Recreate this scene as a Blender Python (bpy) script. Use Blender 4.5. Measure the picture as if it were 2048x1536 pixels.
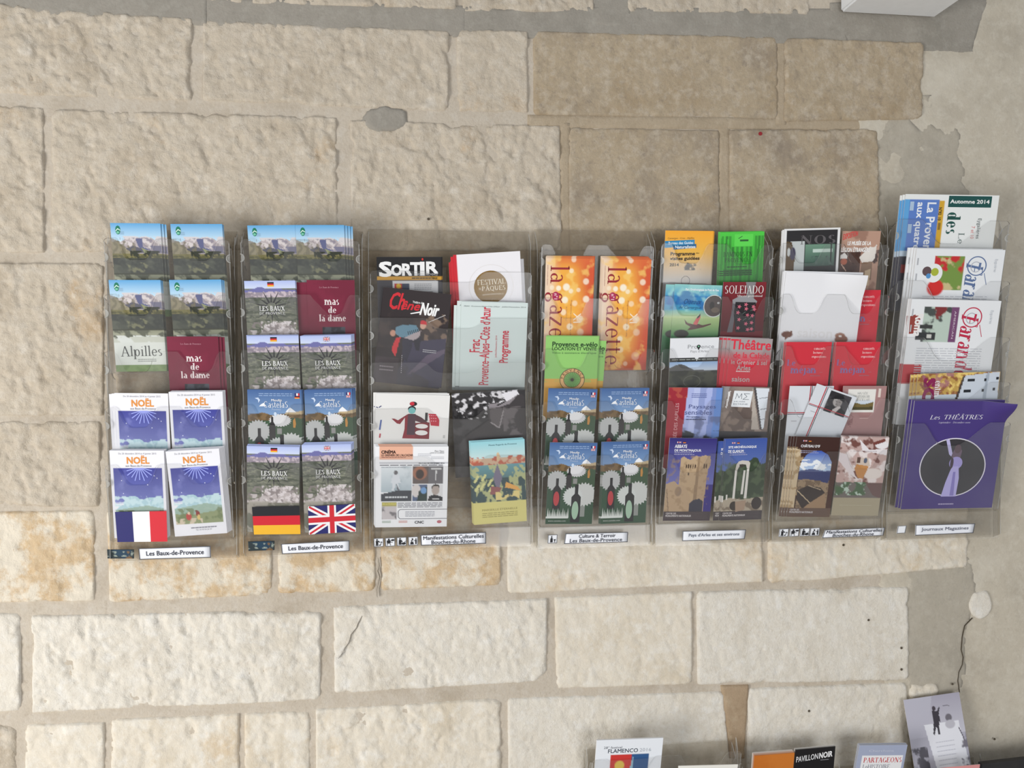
import bpy, bmesh, math, random
import numpy as np
from mathutils import Vector, Matrix

for o in list(bpy.data.objects):
    bpy.data.objects.remove(o, do_unlink=True)
scene = bpy.context.scene
COL = scene.collection

# ------------------------------------------------------------------ camera
F = 1716.0                       # focal length in pixels of the 2048 px wide frame
DIST = 1.76                      # camera to wall
PSI = math.radians(7.5)          # camera turned a little to the right
ROLL = 0.0055
fwd = Vector((math.sin(PSI), math.cos(PSI), 0))
rt0 = Vector((math.cos(PSI), -math.sin(PSI), 0)); up0 = Vector((0, 0, 1))
RT = rt0*math.cos(ROLL) - up0*math.sin(ROLL)
UP = up0*math.cos(ROLL) + rt0*math.sin(ROLL)
CAM = Vector((0, -DIST, 0))
cam = bpy.data.cameras.new('camera'); cam.sensor_width = 36; cam.lens = F/2048*36
cam.clip_start = 0.05
co = bpy.data.objects.new('camera', cam); COL.objects.link(co)
m3 = Matrix((RT, UP, -fwd)).transposed()
co.matrix_world = Matrix.Translation(CAM) @ m3.to_4x4()
scene.camera = co
scene.cycles.transparent_max_bounces = 64   # many clear panels stand one behind another

# ------------------------------------------------------------------ light
world = bpy.data.worlds.new('World'); scene.world = world; world.use_nodes = True
bg = world.node_tree.nodes['Background']
bg.inputs[0].default_value = (0.93, 0.96, 1.0, 1); bg.inputs[1].default_value = 0.44
def area(name, loc, target, sx, sy, power, col):
    l = bpy.data.lights.new(name, 'AREA'); l.shape = 'RECTANGLE'; l.size = sx; l.size_y = sy
    l.energy = power; l.color = col
    o = bpy.data.objects.new(name, l); COL.objects.link(o); o.location = loc
    o.rotation_euler = (Vector(target)-Vector(loc)).to_track_quat('-Z', 'Y').to_euler()
    return o
# an open glazed door behind and to the left of the photographer, and a weaker, cooler area light further right
area('doorway_daylight', (-2.7, -2.3, -0.95), (0, 0, -0.1), 1.3, 1.7, 105, (1.0, 0.99, 0.97))
area('right_area_light', (1.2, -3.6, -0.5), (0.3, 0, -0.1), 1.4, 1.2, 36, (0.95, 0.97, 1.0))
vs = scene.view_settings
vs.view_transform = 'Standard'; vs.look = 'None'; vs.gamma = 1; vs.use_curve_mapping = False
vs.exposure = -0.06

# ------------------------------------------------------------------ helpers
def ray(px, py):
    return (fwd + RT*((px-1024)/F) - UP*((py-768)/F)).normalized()
def at(px, py, depth=0.0):
    """point on the plane standing `depth` metres in front of the wall"""
    d = ray(px, py); t = (-depth-CAM.y)/d.y
    return CAM + d*t
def lin(c):
    a = np.asarray(c, float)/255.0
    return np.where(a <= 0.04045, a/12.92, ((a+0.055)/1.055)**2.4)
def tag(o, label=None, cat=None, group=None, kind=None):
    if label: o['label'] = label
    if cat: o['category'] = cat
    if group: o['group'] = group
    if kind: o['kind'] = kind
    return o
def empty(name, loc):
    o = bpy.data.objects.new(name, None); COL.objects.link(o); o.location = loc
    o.empty_display_size = 0.02
    return o
def link(name, me, parent=None, mats=()):
    o = bpy.data.objects.new(name, me); COL.objects.link(o)
    for m in mats:
        if len(me.materials) < len(mats): me.materials.append(m)
    if parent is not None:
        o.parent = parent
    return o
def pydata(name, v, f, smooth=False):
    me = bpy.data.meshes.new(name); me.from_pydata([tuple(p) for p in v], [], f); me.update()
    if smooth: me.polygons.foreach_set('use_smooth', [True]*len(me.polygons))
    return me
def boxv(x0, x1, y0, y1, z0, z1):
    v = [(x0,y0,z0),(x1,y0,z0),(x1,y1,z0),(x0,y1,z0),(x0,y0,z1),(x1,y0,z1),(x1,y1,z1),(x0,y1,z1)]
    f = [(0,3,2,1),(4,5,6,7),(0,1,5,4),(1,2,6,5),(2,3,7,6),(3,0,4,7)]
    return v, f
rng = np.random.RandomState(7)
LAT = rng.rand(256, 256)
def vnoise(x, y, seed=0):
    x = np.asarray(x, float)+seed*17.31; y = np.asarray(y, float)+seed*9.77
    xi = np.floor(x).astype(int); yi = np.floor(y).astype(int)
    fx = x-xi; fy = y-yi; fx = fx*fx*(3-2*fx); fy = fy*fy*(3-2*fy)
    g = lambda a, b: LAT[a % 256, b % 256]
    return (g(xi,yi)*(1-fx)+g(xi+1,yi)*fx)*(1-fy)+(g(xi,yi+1)*(1-fx)+g(xi+1,yi+1)*fx)*fy
def fbm(x, y, seed=0, octv=4):
    s = 0; a = 0.5; t = 0
    for k in range(octv):
        s = s+a*vnoise(x*2**k, y*2**k, seed+k*3); t += a; a *= 0.5
    return s/t
def sstep(a, b, x):
    t = np.clip((x-a)/(b-a), 0, 1); return t*t*(3-2*t)

# ------------------------------------------------------------------ materials
def newmat(name):
    m = bpy.data.materials.new(name); m.use_nodes = True
    nt = m.node_tree; b = nt.nodes['Principled BSDF']
    return m, nt, b
def nd(nt, t, **kw):
    n = nt.nodes.new(t)
    for k, v in kw.items(): setattr(n, k, v)
    return n
def noise_node(nt, scale, detail=4, rough=0.6, vec=None):
    n = nd(nt, 'ShaderNodeTexNoise'); n.inputs['Scale'].default_value = scale
    n.inputs['Detail'].default_value = detail; n.inputs['Roughness'].default_value = rough
    if vec: nt.links.new(vec, n.inputs['Vector'])
    return n.outputs['Fac']
def ramp(nt, fac, a, b, ca=0.0, cb=1.0):
    r = nd(nt, 'ShaderNodeMapRange'); r.clamp = True
    r.inputs[1].default_value = a; r.inputs[2].default_value = b
    r.inputs[3].default_value = ca; r.inputs[4].default_value = cb
    nt.links.new(fac, r.inputs[0]); return r.outputs[0]
def mixc(nt, fac, a, b):
    n = nd(nt, 'ShaderNodeMix', data_type='RGBA')
    if isinstance(fac, float): n.inputs[0].default_value = fac
    else: nt.links.new(fac, n.inputs[0])
    for i, c in ((6, a), (7, b)):
        if hasattr(c, 'is_linked'): nt.links.new(c, n.inputs[i])
        else: n.inputs[i].default_value = (*lin(c), 1)
    return n.outputs[2]
def mineral(name, base, dark, flake, f_lo, f_hi, bump=0.5, bscale=90, flscale=22, dk_lo=0.5, dk_hi=0.75, stain=None, s_lo=.56):
    """lime stone / mortar: mottled colour, pale flakes, fine grain relief"""
    m, nt, b = newmat(name)
    tc = nd(nt, 'ShaderNodeTexCoord'); v = tc.outputs['Object']
    c = mixc(nt, ramp(nt, noise_node(nt, 7, 5, 0.6, v), dk_lo, dk_hi), base, dark)
    if stain:                                          # iron-stained areas of the stone itself
        c = mixc(nt, ramp(nt, noise_node(nt, 4.5, 7, 0.68, v), s_lo, s_lo+.1, 0.0, 0.75), c, stain)
    c = mixc(nt, ramp(nt, noise_node(nt, 38, 6, 0.7, v), 0.48, 0.66, 0.0, 0.55), c, flake)
    c = mixc(nt, ramp(nt, noise_node(nt, 55, 5, 0.7, v), 0.56, 0.7, 0.0, 0.6), c, dark)
    c = mixc(nt, ramp(nt, noise_node(nt, 140, 3, 0.7, v), 0.5, 0.85, 0.0, 0.5), c, dark)
    c = mixc(nt, ramp(nt, noise_node(nt, flscale, 6, 0.65, v), f_lo, f_hi), c, flake)
    nt.links.new(c, b.inputs['Base Color'])
    b.inputs['Roughness'].default_value = 0.95; b.inputs['Specular IOR Level'].default_value = 0.15
    bp = nd(nt, 'ShaderNodeBump'); bp.inputs['Strength'].default_value = bump; bp.inputs['Distance'].default_value = 0.004
    nt.links.new(noise_node(nt, bscale, 7, 0.68, v), bp.inputs['Height'])
    nt.links.new(bp.outputs[0], b.inputs['Normal'])
    return m
M_BEIGE = mineral('beige_limestone', (201,189,171), (183,169,149), (218,209,195), 0.58, 0.72, 0.9, stain=(190,164,130), s_lo=.58)
M_PALE = mineral('pale_limestone', (226,219,206), (208,198,181), (236,232,224), 0.55, 0.7, 0.8)
M_CREAM = mineral('cream_limestone', (224,215,199), (210,197,175), (233,228,218), 0.54, 0.7, 0.6, stain=(210,189,158), s_lo=.55)
M_BROWN = mineral('brown_limestone', (178,162,138), (142,130,117), (204,193,176), 0.64, 0.8, 0.5, 160, 16, stain=(166,147,120), s_lo=.54)
M_OCHRE = mineral('ochre_limestone', (208,184,150), (192,160,120), (226,216,198), 0.46, 0.56, 0.8, 90, 14)
M_MORTAR = mineral('lime_mortar', (197,186,170), (174,161,143), (206,198,186), 0.6, 0.8, 0.5, 160)
M_CEMENT = mineral('grey_cement', (158,152,142), (144,139,129), (172,167,157), 0.6, 0.8, 0.4, 200)
M_PLASTER = mineral('lime_plaster', (196,187,170), (178,169,153), (212,205,190), 0.5, 0.75, 0.45, 45, 4)
M_DIRT = mineral('brown_mortar', (172,150,124), (150,128,102), (188,170,144), 0.6, 0.8, 0.5, 120)

def printed(name, rough, spec):
    m, nt, b = newmat(name)
    a = nd(nt, 'ShaderNodeAttribute'); a.attribute_name = 'Col'
    nt.links.new(a.outputs['Color'], b.inputs['Base Color'])
    b.inputs['Roughness'].default_value = rough; b.inputs['Specular IOR Level'].default_value = spec
    return m
M_PRINT = printed('printed_paper', 0.5, 0.3)
def plain(name, col, rough=0.6, spec=0.3, metal=0.0):
    m, nt, b = newmat(name)
    tc = nd(nt, 'ShaderNodeTexCoord')
    c = mixc(nt, ramp(nt, noise_node(nt, 30, 3, 0.6, tc.outputs['Object']), 0.3, 0.8, 0.0, 0.08), col, (120,115,110))
    nt.links.new(c, b.inputs['Base Color'])
    b.inputs['Roughness'].default_value = rough; b.inputs['Specular IOR Level'].default_value = spec
    b.inputs['Metallic'].default_value = metal
    return m
def clear(name, haze, tint, hazecol, gloss):
    """clear moulded styrene: mostly see-through, faint milky scatter, sharp reflections"""
    m = bpy.data.materials.new(name); m.use_nodes = True; nt = m.node_tree; nt.nodes.clear()
    out = nd(nt, 'ShaderNodeOutputMaterial')
    tr = nd(nt, 'ShaderNodeBsdfTransparent'); tr.inputs[0].default_value = (*tint, 1)
    df = nd(nt, 'ShaderNodeBsdfDiffuse'); df.inputs[0].default_value = (*hazecol, 1)
    gl = nd(nt, 'ShaderNodeBsdfGlossy'); gl.inputs['Roughness'].default_value = 0.08
    tc = nd(nt, 'ShaderNodeTexCoord')
    h = ramp(nt, noise_node(nt, 9, 3, 0.5, tc.outputs['Object']), 0.3, 0.75, haze*0.6, haze*1.4)
    m1 = nd(nt, 'ShaderNodeMixShader'); nt.links.new(h, m1.inputs[0])
    nt.links.new(tr.outputs[0], m1.inputs[1]); nt.links.new(df.outputs[0], m1.inputs[2])
    fr = nd(nt, 'ShaderNodeFresnel'); fr.inputs[0].default_value = 1.45
    sc = nd(nt, 'ShaderNodeMath', operation='MULTIPLY'); sc.inputs[1].default_value = gloss
    nt.links.new(fr.outputs[0], sc.inputs[0])
    m2 = nd(nt, 'ShaderNodeMixShader'); nt.links.new(sc.outputs[0], m2.inputs[0])
    nt.links.new(m1.outputs[0], m2.inputs[1]); nt.links.new(gl.outputs[0], m2.inputs[2])
    nt.links.new(m2.outputs[0], out.inputs[0])
    return m
M_CLEAR = clear('clear_plastic', 0.022, (0.996,0.996,0.995), (0.9,0.9,0.9), 0.35)
M_BACK = clear('shade_tinted_back_plastic', 0.03, (0.925,0.915,0.895), (0.66,0.63,0.59), 0.4)  # tint holds the plastic's own tone plus the shade in the gaps between racks
M_EDGE = clear('plastic_edge', 0.34, (0.9,0.9,0.88), (0.8,0.8,0.78), 1.0)
M_WHITE = plain('white_enamel', (236,238,240), 0.4, 0.4)
M_DARK = plain('dark_board', (38,38,40), 0.6)
M_FLOOR = mineral('stone_floor', (170,160,145), (140,130,115), (190,180,165), 0.6, 0.8, 0.3, 60)
M_CEIL = plain('limewash_ceiling', (222,218,208), 0.9, 0.1)
M_SCREW = plain('red_plug', (150,30,40), 0.6)
# ------------------------------------------------------------------ the room: wall, stones, plaster, floor
def grid_mesh(name, P, smooth=True):
    """P: (nv, nu, 3) array of points"""
    nv, nu, _ = P.shape
    idx = np.arange(nv*nu).reshape(nv, nu)
    q = np.stack([idx[:-1,:-1], idx[1:,:-1], idx[1:,1:], idx[:-1,1:]], -1).reshape(-1, 4)
    me = bpy.data.meshes.new(name)
    me.vertices.add(nv*nu); me.vertices.foreach_set('co', P.reshape(-1).astype(np.float32))
    n = len(q)
    me.loops.add(n*4); me.loops.foreach_set('vertex_index', q.reshape(-1).astype(np.int32))
    me.polygons.add(n); me.polygons.foreach_set('loop_start', (np.arange(n)*4).astype(np.int32))
    me.update(calc_edges=True); me.validate()
    if smooth: me.polygons.foreach_set('use_smooth', [True]*n)
    return me
XL, XR, ZB, ZT = -2.0, 2.6, -1.5, 1.35
gx, gz = np.meshgrid(np.arange(XL, XR+.01, .02), np.arange(ZT, ZB-.01, -.02))
P = np.stack([gx, 0.0012-0.004*(fbm(gx*9, gz*9, 3)-.5), gz], -1)
wall = link('wall_back', grid_mesh('wall_back', P), None, [M_MORTAR]); tag(wall, kind='structure',
    label='old coursed limestone wall with wide mortar joints')
me = pydata('floor', *boxv(XL, XR, -5, 0.02, ZB-.05, ZB)); tag(link('floor', me, None, [M_FLOOR]), kind='structure', label='stone floor below the frame')
WP = lambda px, py: np.array([at(px, py, 0.0).x, at(px, py, 0.0).z])
def quadgrid(q, step, seed):
    c = [WP(*p) for p in q]                       # TL TR BR BL
    w = max(np.linalg.norm(c[1]-c[0]), np.linalg.norm(c[2]-c[3])); h = max(np.linalg.norm(c[3]-c[0]), np.linalg.norm(c[2]-c[1]))
    nu = max(6, int(w/step)); nv = max(6, int(h/step))
    u, v = np.meshgrid(np.linspace(0, 1, nu), np.linspace(0, 1, nv))
    g = lambda k: (c[0][k]*(1-u)+c[1][k]*u)*(1-v)+(c[3][k]*(1-u)+c[2][k]*u)*v
    return u, v, g(0), g(1), w, h
def stone(q, mat, rough=1.0, proud=0.007, seed=0, lab=None):
    """one dressed block: chipped outline, rounded arrises, tooled and pitted face"""
    u, v, x, z, w, h = quadgrid(q, 0.0038, seed)
    d = np.minimum(np.minimum(u, 1-u)*w, np.minimum(v, 1-v)*h)
    cu = np.minimum(u, 1-u)*w; cv = np.minimum(v, 1-v)*h; r = 0.016
    corner = r-np.hypot(np.clip(r-cu, 0, r), np.clip(r-cv, 0, r))
    d = np.where((cu < r) & (cv < r), corner, d)
    k = max(.7, rough**.5)
    d = d+k*(.022*(fbm(x*16, z*16, seed, 3)-.53)+.013*(fbm(x*60, z*60, seed+4, 3)-.5))+.004*(vnoise(x*170, z*170, seed)-.5)
    hgt = proud*sstep(-0.001, 0.006, d)-0.006*(1-sstep(-0.0035, 0.0005, d))
    lump = 0.006*(fbm(x*6, z*6, seed+5, 3)-.5)+0.008*(fbm(x*26, z*30, seed+8, 4)-.5)+.0055*(fbm(x*85, z*85, seed+2, 3)-.5)
    ridge = .0035*sstep(.5, .62, fbm(x*20+z*16, z*26-x*10, seed+44, 3))
    pits = 0.005*sstep(.60, .70, fbm(x*42+z*11, z*26-x*14, seed+21, 3))+0.003*sstep(.64, .74, fbm(x*95, z*95, seed+31, 2))
    hgt = hgt+.62*rough*(lump+ridge-pits)*sstep(-.002, .006, d)
    hgt = np.where((u == 0)|(u == 1)|(v == 0)|(v == 1), -0.010, hgt)
    o = link('stone', grid_mesh('stone', np.stack([x, -hgt, z], -1)), wall, [mat])
    if lab: o['label'] = lab
    return o
def R(x0, y0, x1, y1, dt=0, db=0):               # left/top/right/bottom, with the slope of top and bottom edges
    return [(x0, y0), (x1, y0+dt), (x1, y1+db), (x0, y1)]
ST = [
 # top course
 (R(388,-150,492,6,0,4), M_BEIGE, 1), (R(502,-150,915,10,0,12), M_BEIGE, 1.1), (R(922,-150,1190,26,0,2), M_BEIGE, 1.1), (R(1248,-150,1620,26,0,6), M_BEIGE, 1),
 (R(-200,-190,375,-24,0,16), M_BEIGE, 1),
 # second course
 ([(-200,-10),(388,36),(386,204),(-200,184)], M_BEIGE, 1.15), ([(403,38),(901,60),(899,226),(403,203)], M_BEIGE, .9),
 ([(910,57),(1058,60),(1058,228),(912,226)], M_BEIGE, .7), ([(1063,60),(1557,72),(1557,241),(1064,232)], M_BROWN, .35),
 ([(1565,74),(1847,84),(1847,242),(1565,247)], M_BROWN, .5),
 # third course
 ([(-200,200),(90,213),(92,508),(-200,512)], M_BEIGE, 1.1), ([(99,216),(676,232),(678,505),(99,508)], M_BEIGE, 1.0),
 ([(697,238),(1122,250),(1126,505),(700,505)], M_BEIGE, 1.1), ([(1134,252),(1440,258),(1442,505),(1136,505)], M_BROWN, .35),
 ([(1455,258),(1756,256),(1762,505),(1456,505)], M_BROWN, .35),
 # fourth course, mostly behind the racks
 (R(-200,524,210,834), M_BEIGE, 1.0), (R(216,522,564,824), M_BEIGE, .8), (R(570,525,880,815), M_BROWN, .6), (R(890,525,1260,812), M_BROWN, .5),
 (R(1270,525,1560,810), M_BROWN, .5), (R(1570,525,1764,808), M_BROWN, .5),
 # fifth course
 (R(-200,840,204,1016), M_BEIGE, 1.1), (R(210,832,484,1010), M_BEIGE, .8), (R(490,832,790,1005), M_BROWN, .6), (R(800,830,1150,1000), M_BROWN, .5),
 (R(1160,826,1500,996), M_BROWN, .5), (R(1510,822,1790,990), M_BROWN, .5),
 # sixth course, flaking limewash
 ([(-200,1024),(192,1018),(192,1204),(-200,1212)], M_OCHRE, .7), ([(210,1018),(546,1014),(546,1192),(216,1208)], M_OCHRE, .7),
 ([(552,1014),(752,1012),(754,1184),(553,1190)], M_OCHRE, .7), ([(759,1012),(1002,1010),(1004,1172),(759,1184)], M_OCHRE, .7),
 ([(1012,1010),(1526,1004),(1527,1166),(1012,1190)], M_CREAM, .5), ([(1534,1004),(1936,996),(1936,1136),(1534,1170)], M_CREAM, .6),
 # seventh course
 ([(-200,1222),(44,1224),(45,1424),(-200,1434)], M_PALE, .8), ([(60,1228),(645,1218),(643,1402),(62,1428)], M_PALE, 1.0),
 ([(664,1210),(1096,1194),(1096,1364),(666,1390)], M_PALE, .8), ([(1106,1192),(1386,1180),(1387,1371),(1110,1380)], M_CREAM, .4),
 ([(1391,1180),(1818,1170),(1818,1362),(1393,1371)], M_PALE, .35),
 # lowest course in view
 (R(-200,1450,40,1720,-4), M_BEIGE, .8), (R(47,1446,212,1720,-4), M_CREAM, .7), (R(219,1436,481,1720,-12), M_CREAM, .7),
 (R(486,1424,623,1720,-6), M_CREAM, .7), (R(629,1416,1004,1720,-22), M_CREAM, .9), ([(1013,1394),(1448,1380),(1482,1720),(1014,1720)], M_PALE, .4),
 ([(1492,1374),(1812,1362),(1840,1720),(1490,1720)], M_PALE, .5), (R(1814,1364,1880,1400), M_CREAM, .6),
]
for i, (q, m, r) in enumerate(ST):
    stone(q, m, r, 0.0055 if q[1][0] > 1700 else 0.0032 if r > .6 else 0.0026, seed=i*7+1)
# broad grey cement joint under the top course, as one smeared strip
def smear(name, q, mat, depth, seed, amp=.012, step=.006, lab=None, rnd=0):
    u, v, x, z, w, h = quadgrid(q, step, seed)
    d = np.minimum(np.minimum(u, 1-u)*w, np.minimum(v, 1-v)*h)
    if rnd: d = (1-np.hypot(u*2-1, v*2-1))*min(w, h)*.5
    d = d+amp*1.6*(fbm(x*16, z*16, seed, 4)-.6)
    y = -(depth*sstep(-.002, .008, d)-.014*(1-sstep(-.003, .002, d)))-.003*(fbm(x*22, z*22, seed+3, 3)-.5)
    y = np.where((u == 0)|(u == 1)|(v == 0)|(v == 1), .014, y)
    o = link(name, grid_mesh(name, np.stack([x, y, z], -1)), wall, [mat])
    if lab: o['label'] = lab
    return o
for k, q in enumerate(([(-200,-52),(420,-12),(420,56),(-200,24)], [(380,-12),(940,6),(940,78),(380,56)], [(900,8),(1700,12),(1700,96),(900,78)], [(1655,2),(1985,-14),(1950,112),(1655,98)], [(1172,-150),(1266,-150),(1266,60),(1172,60)])):
    smear('mortar_joint', q, M_CEMENT, .0012, 5+k*3, .013, lab='wide grey cement joint' if k == 0 else None)
M_OLDJOINT = mineral('brown_joint', (178,162,139), (160,145,123), (192,178,157), 0.6, 0.8, 0.5, 150)
for k, q in enumerate(([(1050,222),(1790,232),(1790,268),(1050,262)], [(1545,62),(1578,62),(1578,255),(1545,255)], [(1430,244),(1466,244),(1468,520),(1432,520)], [(1112,240),(1146,240),(1148,520),(1116,520)], [(560,496),(1780,492),(1780,540),(560,540)])):
    smear('mortar_joint', q, M_OLDJOINT, .0006, 60+k*5, .008)
smear('mortar_joint', [(716,206),(832,206),(832,276),(720,274)], M_CEMENT, .006, 9, .022, .004, 'pale grey cement dab', 1)
smear('mortar_joint', [(1438,1368),(1500,1366),(1490,1520),(1458,1520)], M_DIRT, .004, 11, .008, .004, 'brown earth filling between two blocks')
# plaster covering the wall end on the right
M_PATCH = mineral('grey_plaster', (178,170,155), (162,155,142), (190,183,169), 0.55, 0.8, 0.4, 60, 6)
smear('plaster_coat', [(1690,-160),(2750,-200),(2750,1760),(1775,1720)], M_PLASTER, .0008, 14, .03, .009, 'smooth lime plaster at the wall end')
smear('plaster_patch', [(1720,190),(1960,180),(1930,720),(1730,700)], M_PATCH, .0018, 15, .06, .007, 'greyer plaster patch', 1)
smear('plaster_patch', [(1780,1100),(1975,1090),(1945,1400),(1790,1400)], M_PATCH, .0018, 16, .05, .007, 'greyer plaster patch', 1)
smear('plaster_patch', [(1930,1178),(1988,1176),(1984,1244),(1934,1240)], M_PALE, .006, 17, .02, .003, 'white chip in the plaster', 1)
def strip(name, pts, wd, mat, depth, parent):
    v = []; f = []
    for k, (px, py) in enumerate(pts):
        p = at(px, py, depth); s = wd*(.5+.7*random.random())*(0.3 if k in (0, len(pts)-1) else 1)
        v += [(p.x-s, p.y, p.z), (p.x+s, p.y, p.z+s*.3), (p.x, p.y+.004, p.z)]
        if k: a = 3*k; f += [(a-3, a, a+1, a-2), (a-3, a-1, a+2, a), (a-2, a+1, a+2, a-1)]
    return link(name, pydata(name, v, f), parent, [mat])
random.seed(3)
M_CRACK = plain('crack_shadow', (92,84,72), 1, 0)
strip('crack', [(1946,1236),(1930,1252),(1925,1275),(1923,1300),(1927,1315),(1925,1330),(1918,1345),(1916,1362),(1920,1385)], .0007, M_CRACK, .0045, wall)
strip('crack', [(724,1232),(716,1248),(713,1256),(702,1270),(699,1284),(690,1296),(684,1308),(676,1318)], .0004, M_CRACK, .0055, wall)
strip('crack', [(757,1116),(759,1132),(756,1142),(760,1154),(754,1180),(755,1195)], .0007, M_CRACK, .0055, wall)
def disc(name, px, py, r, depth, mat, parent, n=12, th=.003):
    p = at(px, py, depth); v = []; 
    for yy, rr in ((0, r), (-th, r*.8)):
        for k in range(n):
            a = 2*math.pi*k/n; v.append((p.x+rr*math.cos(a), p.y+yy, p.z+rr*math.sin(a)))
    f = [tuple(range(n, 2*n))]+[(k, (k+1) % n, n+(k+1) % n, n+k) for k in range(n)]
    return link(name, pydata(name, v, f), parent, [mat])
disc('wall_plug', 1520, 268, .005, .004, M_SCREW, wall)
for px, py in ((1803,1296),(1803,1339),(1618,1422),(1905,1368),(1989,1478),(1737,1240),(1687,1090),(857+0,438)):
    disc('drill_hole', px, py, .0028, .006, M_CRACK, wall, 10, .0012)
# ------------------------------------------------------------------ lettering
TXT = {}
def sans(s):
    if s in TXT: return TXT[s]
    cu = bpy.data.curves.new('t', 'FONT'); cu.body = s; cu.resolution_u = 2
    ob = bpy.data.objects.new('t', cu); COL.objects.link(ob)
    dg = bpy.context.evaluated_depsgraph_get(); me = bpy.data.meshes.new_from_object(ob.evaluated_get(dg))
    v = np.array([x.co[:2] for x in me.vertices]).reshape(-1, 2); f = [tuple(p.vertices) for p in me.polygons]
    bpy.data.objects.remove(ob, do_unlink=True); bpy.data.curves.remove(cu); bpy.data.meshes.remove(me)
    TXT[s] = (v, f); return TXT[s]
# a small book face drawn with strokes: s stem, h hairline, d diagonal (T thick / N thin), o bowl
GL = {
'a': (.46,'s .35 0 .36 R;o .225 .35 .15 .14 0 145;o .2 .14 .15 .14 40 320'), 'b': (.5,'s .1 0 .75 l;o .26 .24 .18 .25 0 360'),
'c': (.43,'o .24 .24 .19 .25 50 310'), 'd': (.52,'o .23 .24 .18 .25 0 360;s .4 0 .75 Rl'), 'e': (.46,'o .24 .24 .19 .25 0 320;h .07 .41 .26'),
'f': (.32,'s .14 0 .58 B;o .24 .58 .1 .16 60 180;h .02 .3 .47'), 'g': (.5,'o .22 .32 .15 .17 0 360;o .23 -.08 .19 .14 0 360;d .34 .42 .46 .48 N;d .1 .18 .1 .04 N'),
'h': (.54,'s .1 0 .75 Bl;o .27 .3 .15 .19 0 180;s .42 0 .3 B'), 'i': (.26,'s .13 0 .48 Bl;o .13 .66 .03 .03 0 360'), 'j': (.26,'s .15 -.12 .48 l;o .06 -.12 .09 .1 200 360;o .14 .66 .03 .03 0 360'),
'l': (.26,'s .13 0 .75 Bl'), 'm': (.8,'s .1 0 .48 Bl;o .25 .3 .14 .18 0 170;s .39 0 .32 B;o .54 .3 .14 .18 0 170;s .68 0 .32 B'),
'n': (.54,'s .1 0 .48 Bl;o .27 .3 .15 .18 0 170;s .42 0 .3 B'), 'o': (.48,'o .24 .24 .2 .25 0 360'), 'p': (.52,'s .1 -.22 .48 Bl;o .28 .24 .18 .25 0 360'),
'q': (.52,'o .23 .24 .18 .25 0 360;s .4 -.22 .48 B'), 'r': (.38,'s .1 0 .48 Bl;o .26 .34 .13 .14 40 170'),
's': (.38,'o .19 .36 .13 .12 50 270;o .19 .12 .14 .12 230 450'), 't': (.32,'s .13 .06 .62;o .22 .1 .09 .1 180 320;h .02 .29 .48'),
'u': (.54,'s .1 .16 .48 l;o .25 .17 .15 .17 180 360;s .41 0 .48 Rl'), 'v': (.48,'d .05 .48 .24 0 T;d .43 .48 .24 0 N;h 0 .15 .48;h .34 .48 .48'),
'x': (.48,'d .06 .48 .42 0 T;d .42 .48 .06 0 N;h 0 .16 .48;h .32 .48 0'), 'y': (.48,'d .05 .48 .24 0 T;d .43 .48 .16 -.22 N'), 'z': (.46,'h .05 .41 .47;h .05 .42 .02;d .38 .46 .08 .02 T'),
'A': (.68,'d .33 .72 .58 0 T;d .33 .72 .1 0 N;h .18 .48 .24;h .02 .2 0;h .46 .68 0'), 'B': (.6,'s .14 0 .72;h .04 .3 .72;h .04 .3 0;o .28 .54 .19 .18 -90 90;o .3 .18 .23 .19 -90 90'),
'C': (.64,'o .35 .36 .29 .37 45 315'), 'D': (.7,'s .14 0 .72;h .04 .3 .71;h .04 .3 .01;o .3 .36 .33 .36 -90 90'), 'E': (.58,'s .14 0 .72;h .04 .5 .71;h .04 .52 .01;h .14 .42 .37;d .5 .71 .5 .56 N;d .52 0 .52 .16 N'),
'F': (.55,'s .14 0 .72 B;h .04 .5 .71;h .14 .42 .37;d .5 .71 .5 .56 N'), 'G': (.7,'o .35 .36 .29 .37 45 330;s .6 .04 .3'), 'H': (.74,'s .14 0 .72 BU;s .58 0 .72 BU;h .14 .58 .37'),
'I': (.3,'s .15 0 .72 BU'), 'L': (.55,'s .14 0 .72 U;h .04 .5 .01;d .5 0 .5 .17 N'), 'M': (.86,'d .12 0 .12 .72 N;d .14 .72 .42 .05 T;d .7 .72 .42 .05 N;s .72 0 .72 BU;h .04 .2 0'),
'N': (.74,'d .14 0 .14 .72 N;d .14 .72 .6 0 T;d .6 0 .6 .72 N;h .06 .22 0;h .52 .68 .71'), 'O': (.74,'o .37 .36 .31 .37 0 360'), 'P': (.58,'s .14 0 .72 B;h .04 .3 .71;h .14 .3 .33;o .28 .52 .22 .2 -90 90'),
'Q': (.74,'o .37 .36 .31 .37 0 360;d .4 .06 .66 -.14 T'), 'R': (.64,'s .14 0 .72 B;h .04 .3 .71;h .14 .3 .36;o .28 .53 .2 .18 -90 90;d .3 .36 .58 0 T'), 'S': (.52,'o .26 .54 .18 .18 40 270;o .26 .18 .2 .18 220 450'),
'T': (.62,'s .31 0 .72 B;h .04 .58 .71;d .04 .71 .04 .54 N;d .58 .71 .58 .54 N'), 'U': (.7,'s .14 .2 .72 U;o .34 .22 .2 .23 180 360;d .54 .2 .54 .72 N'), 'V': (.66,'d .1 .72 .34 0 T;d .58 .72 .34 0 N;h 0 .22 .71;h .48 .68 .71'),
'X': (.66,'d .1 .72 .56 0 T;d .56 .72 .1 0 N;h 0 .2 0;h .46 .66 0'), ' ': (.3,''), '-': (.3,'h .05 .25 .26'), "'": (.18,'d .09 .74 .07 .56 T')}
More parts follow.
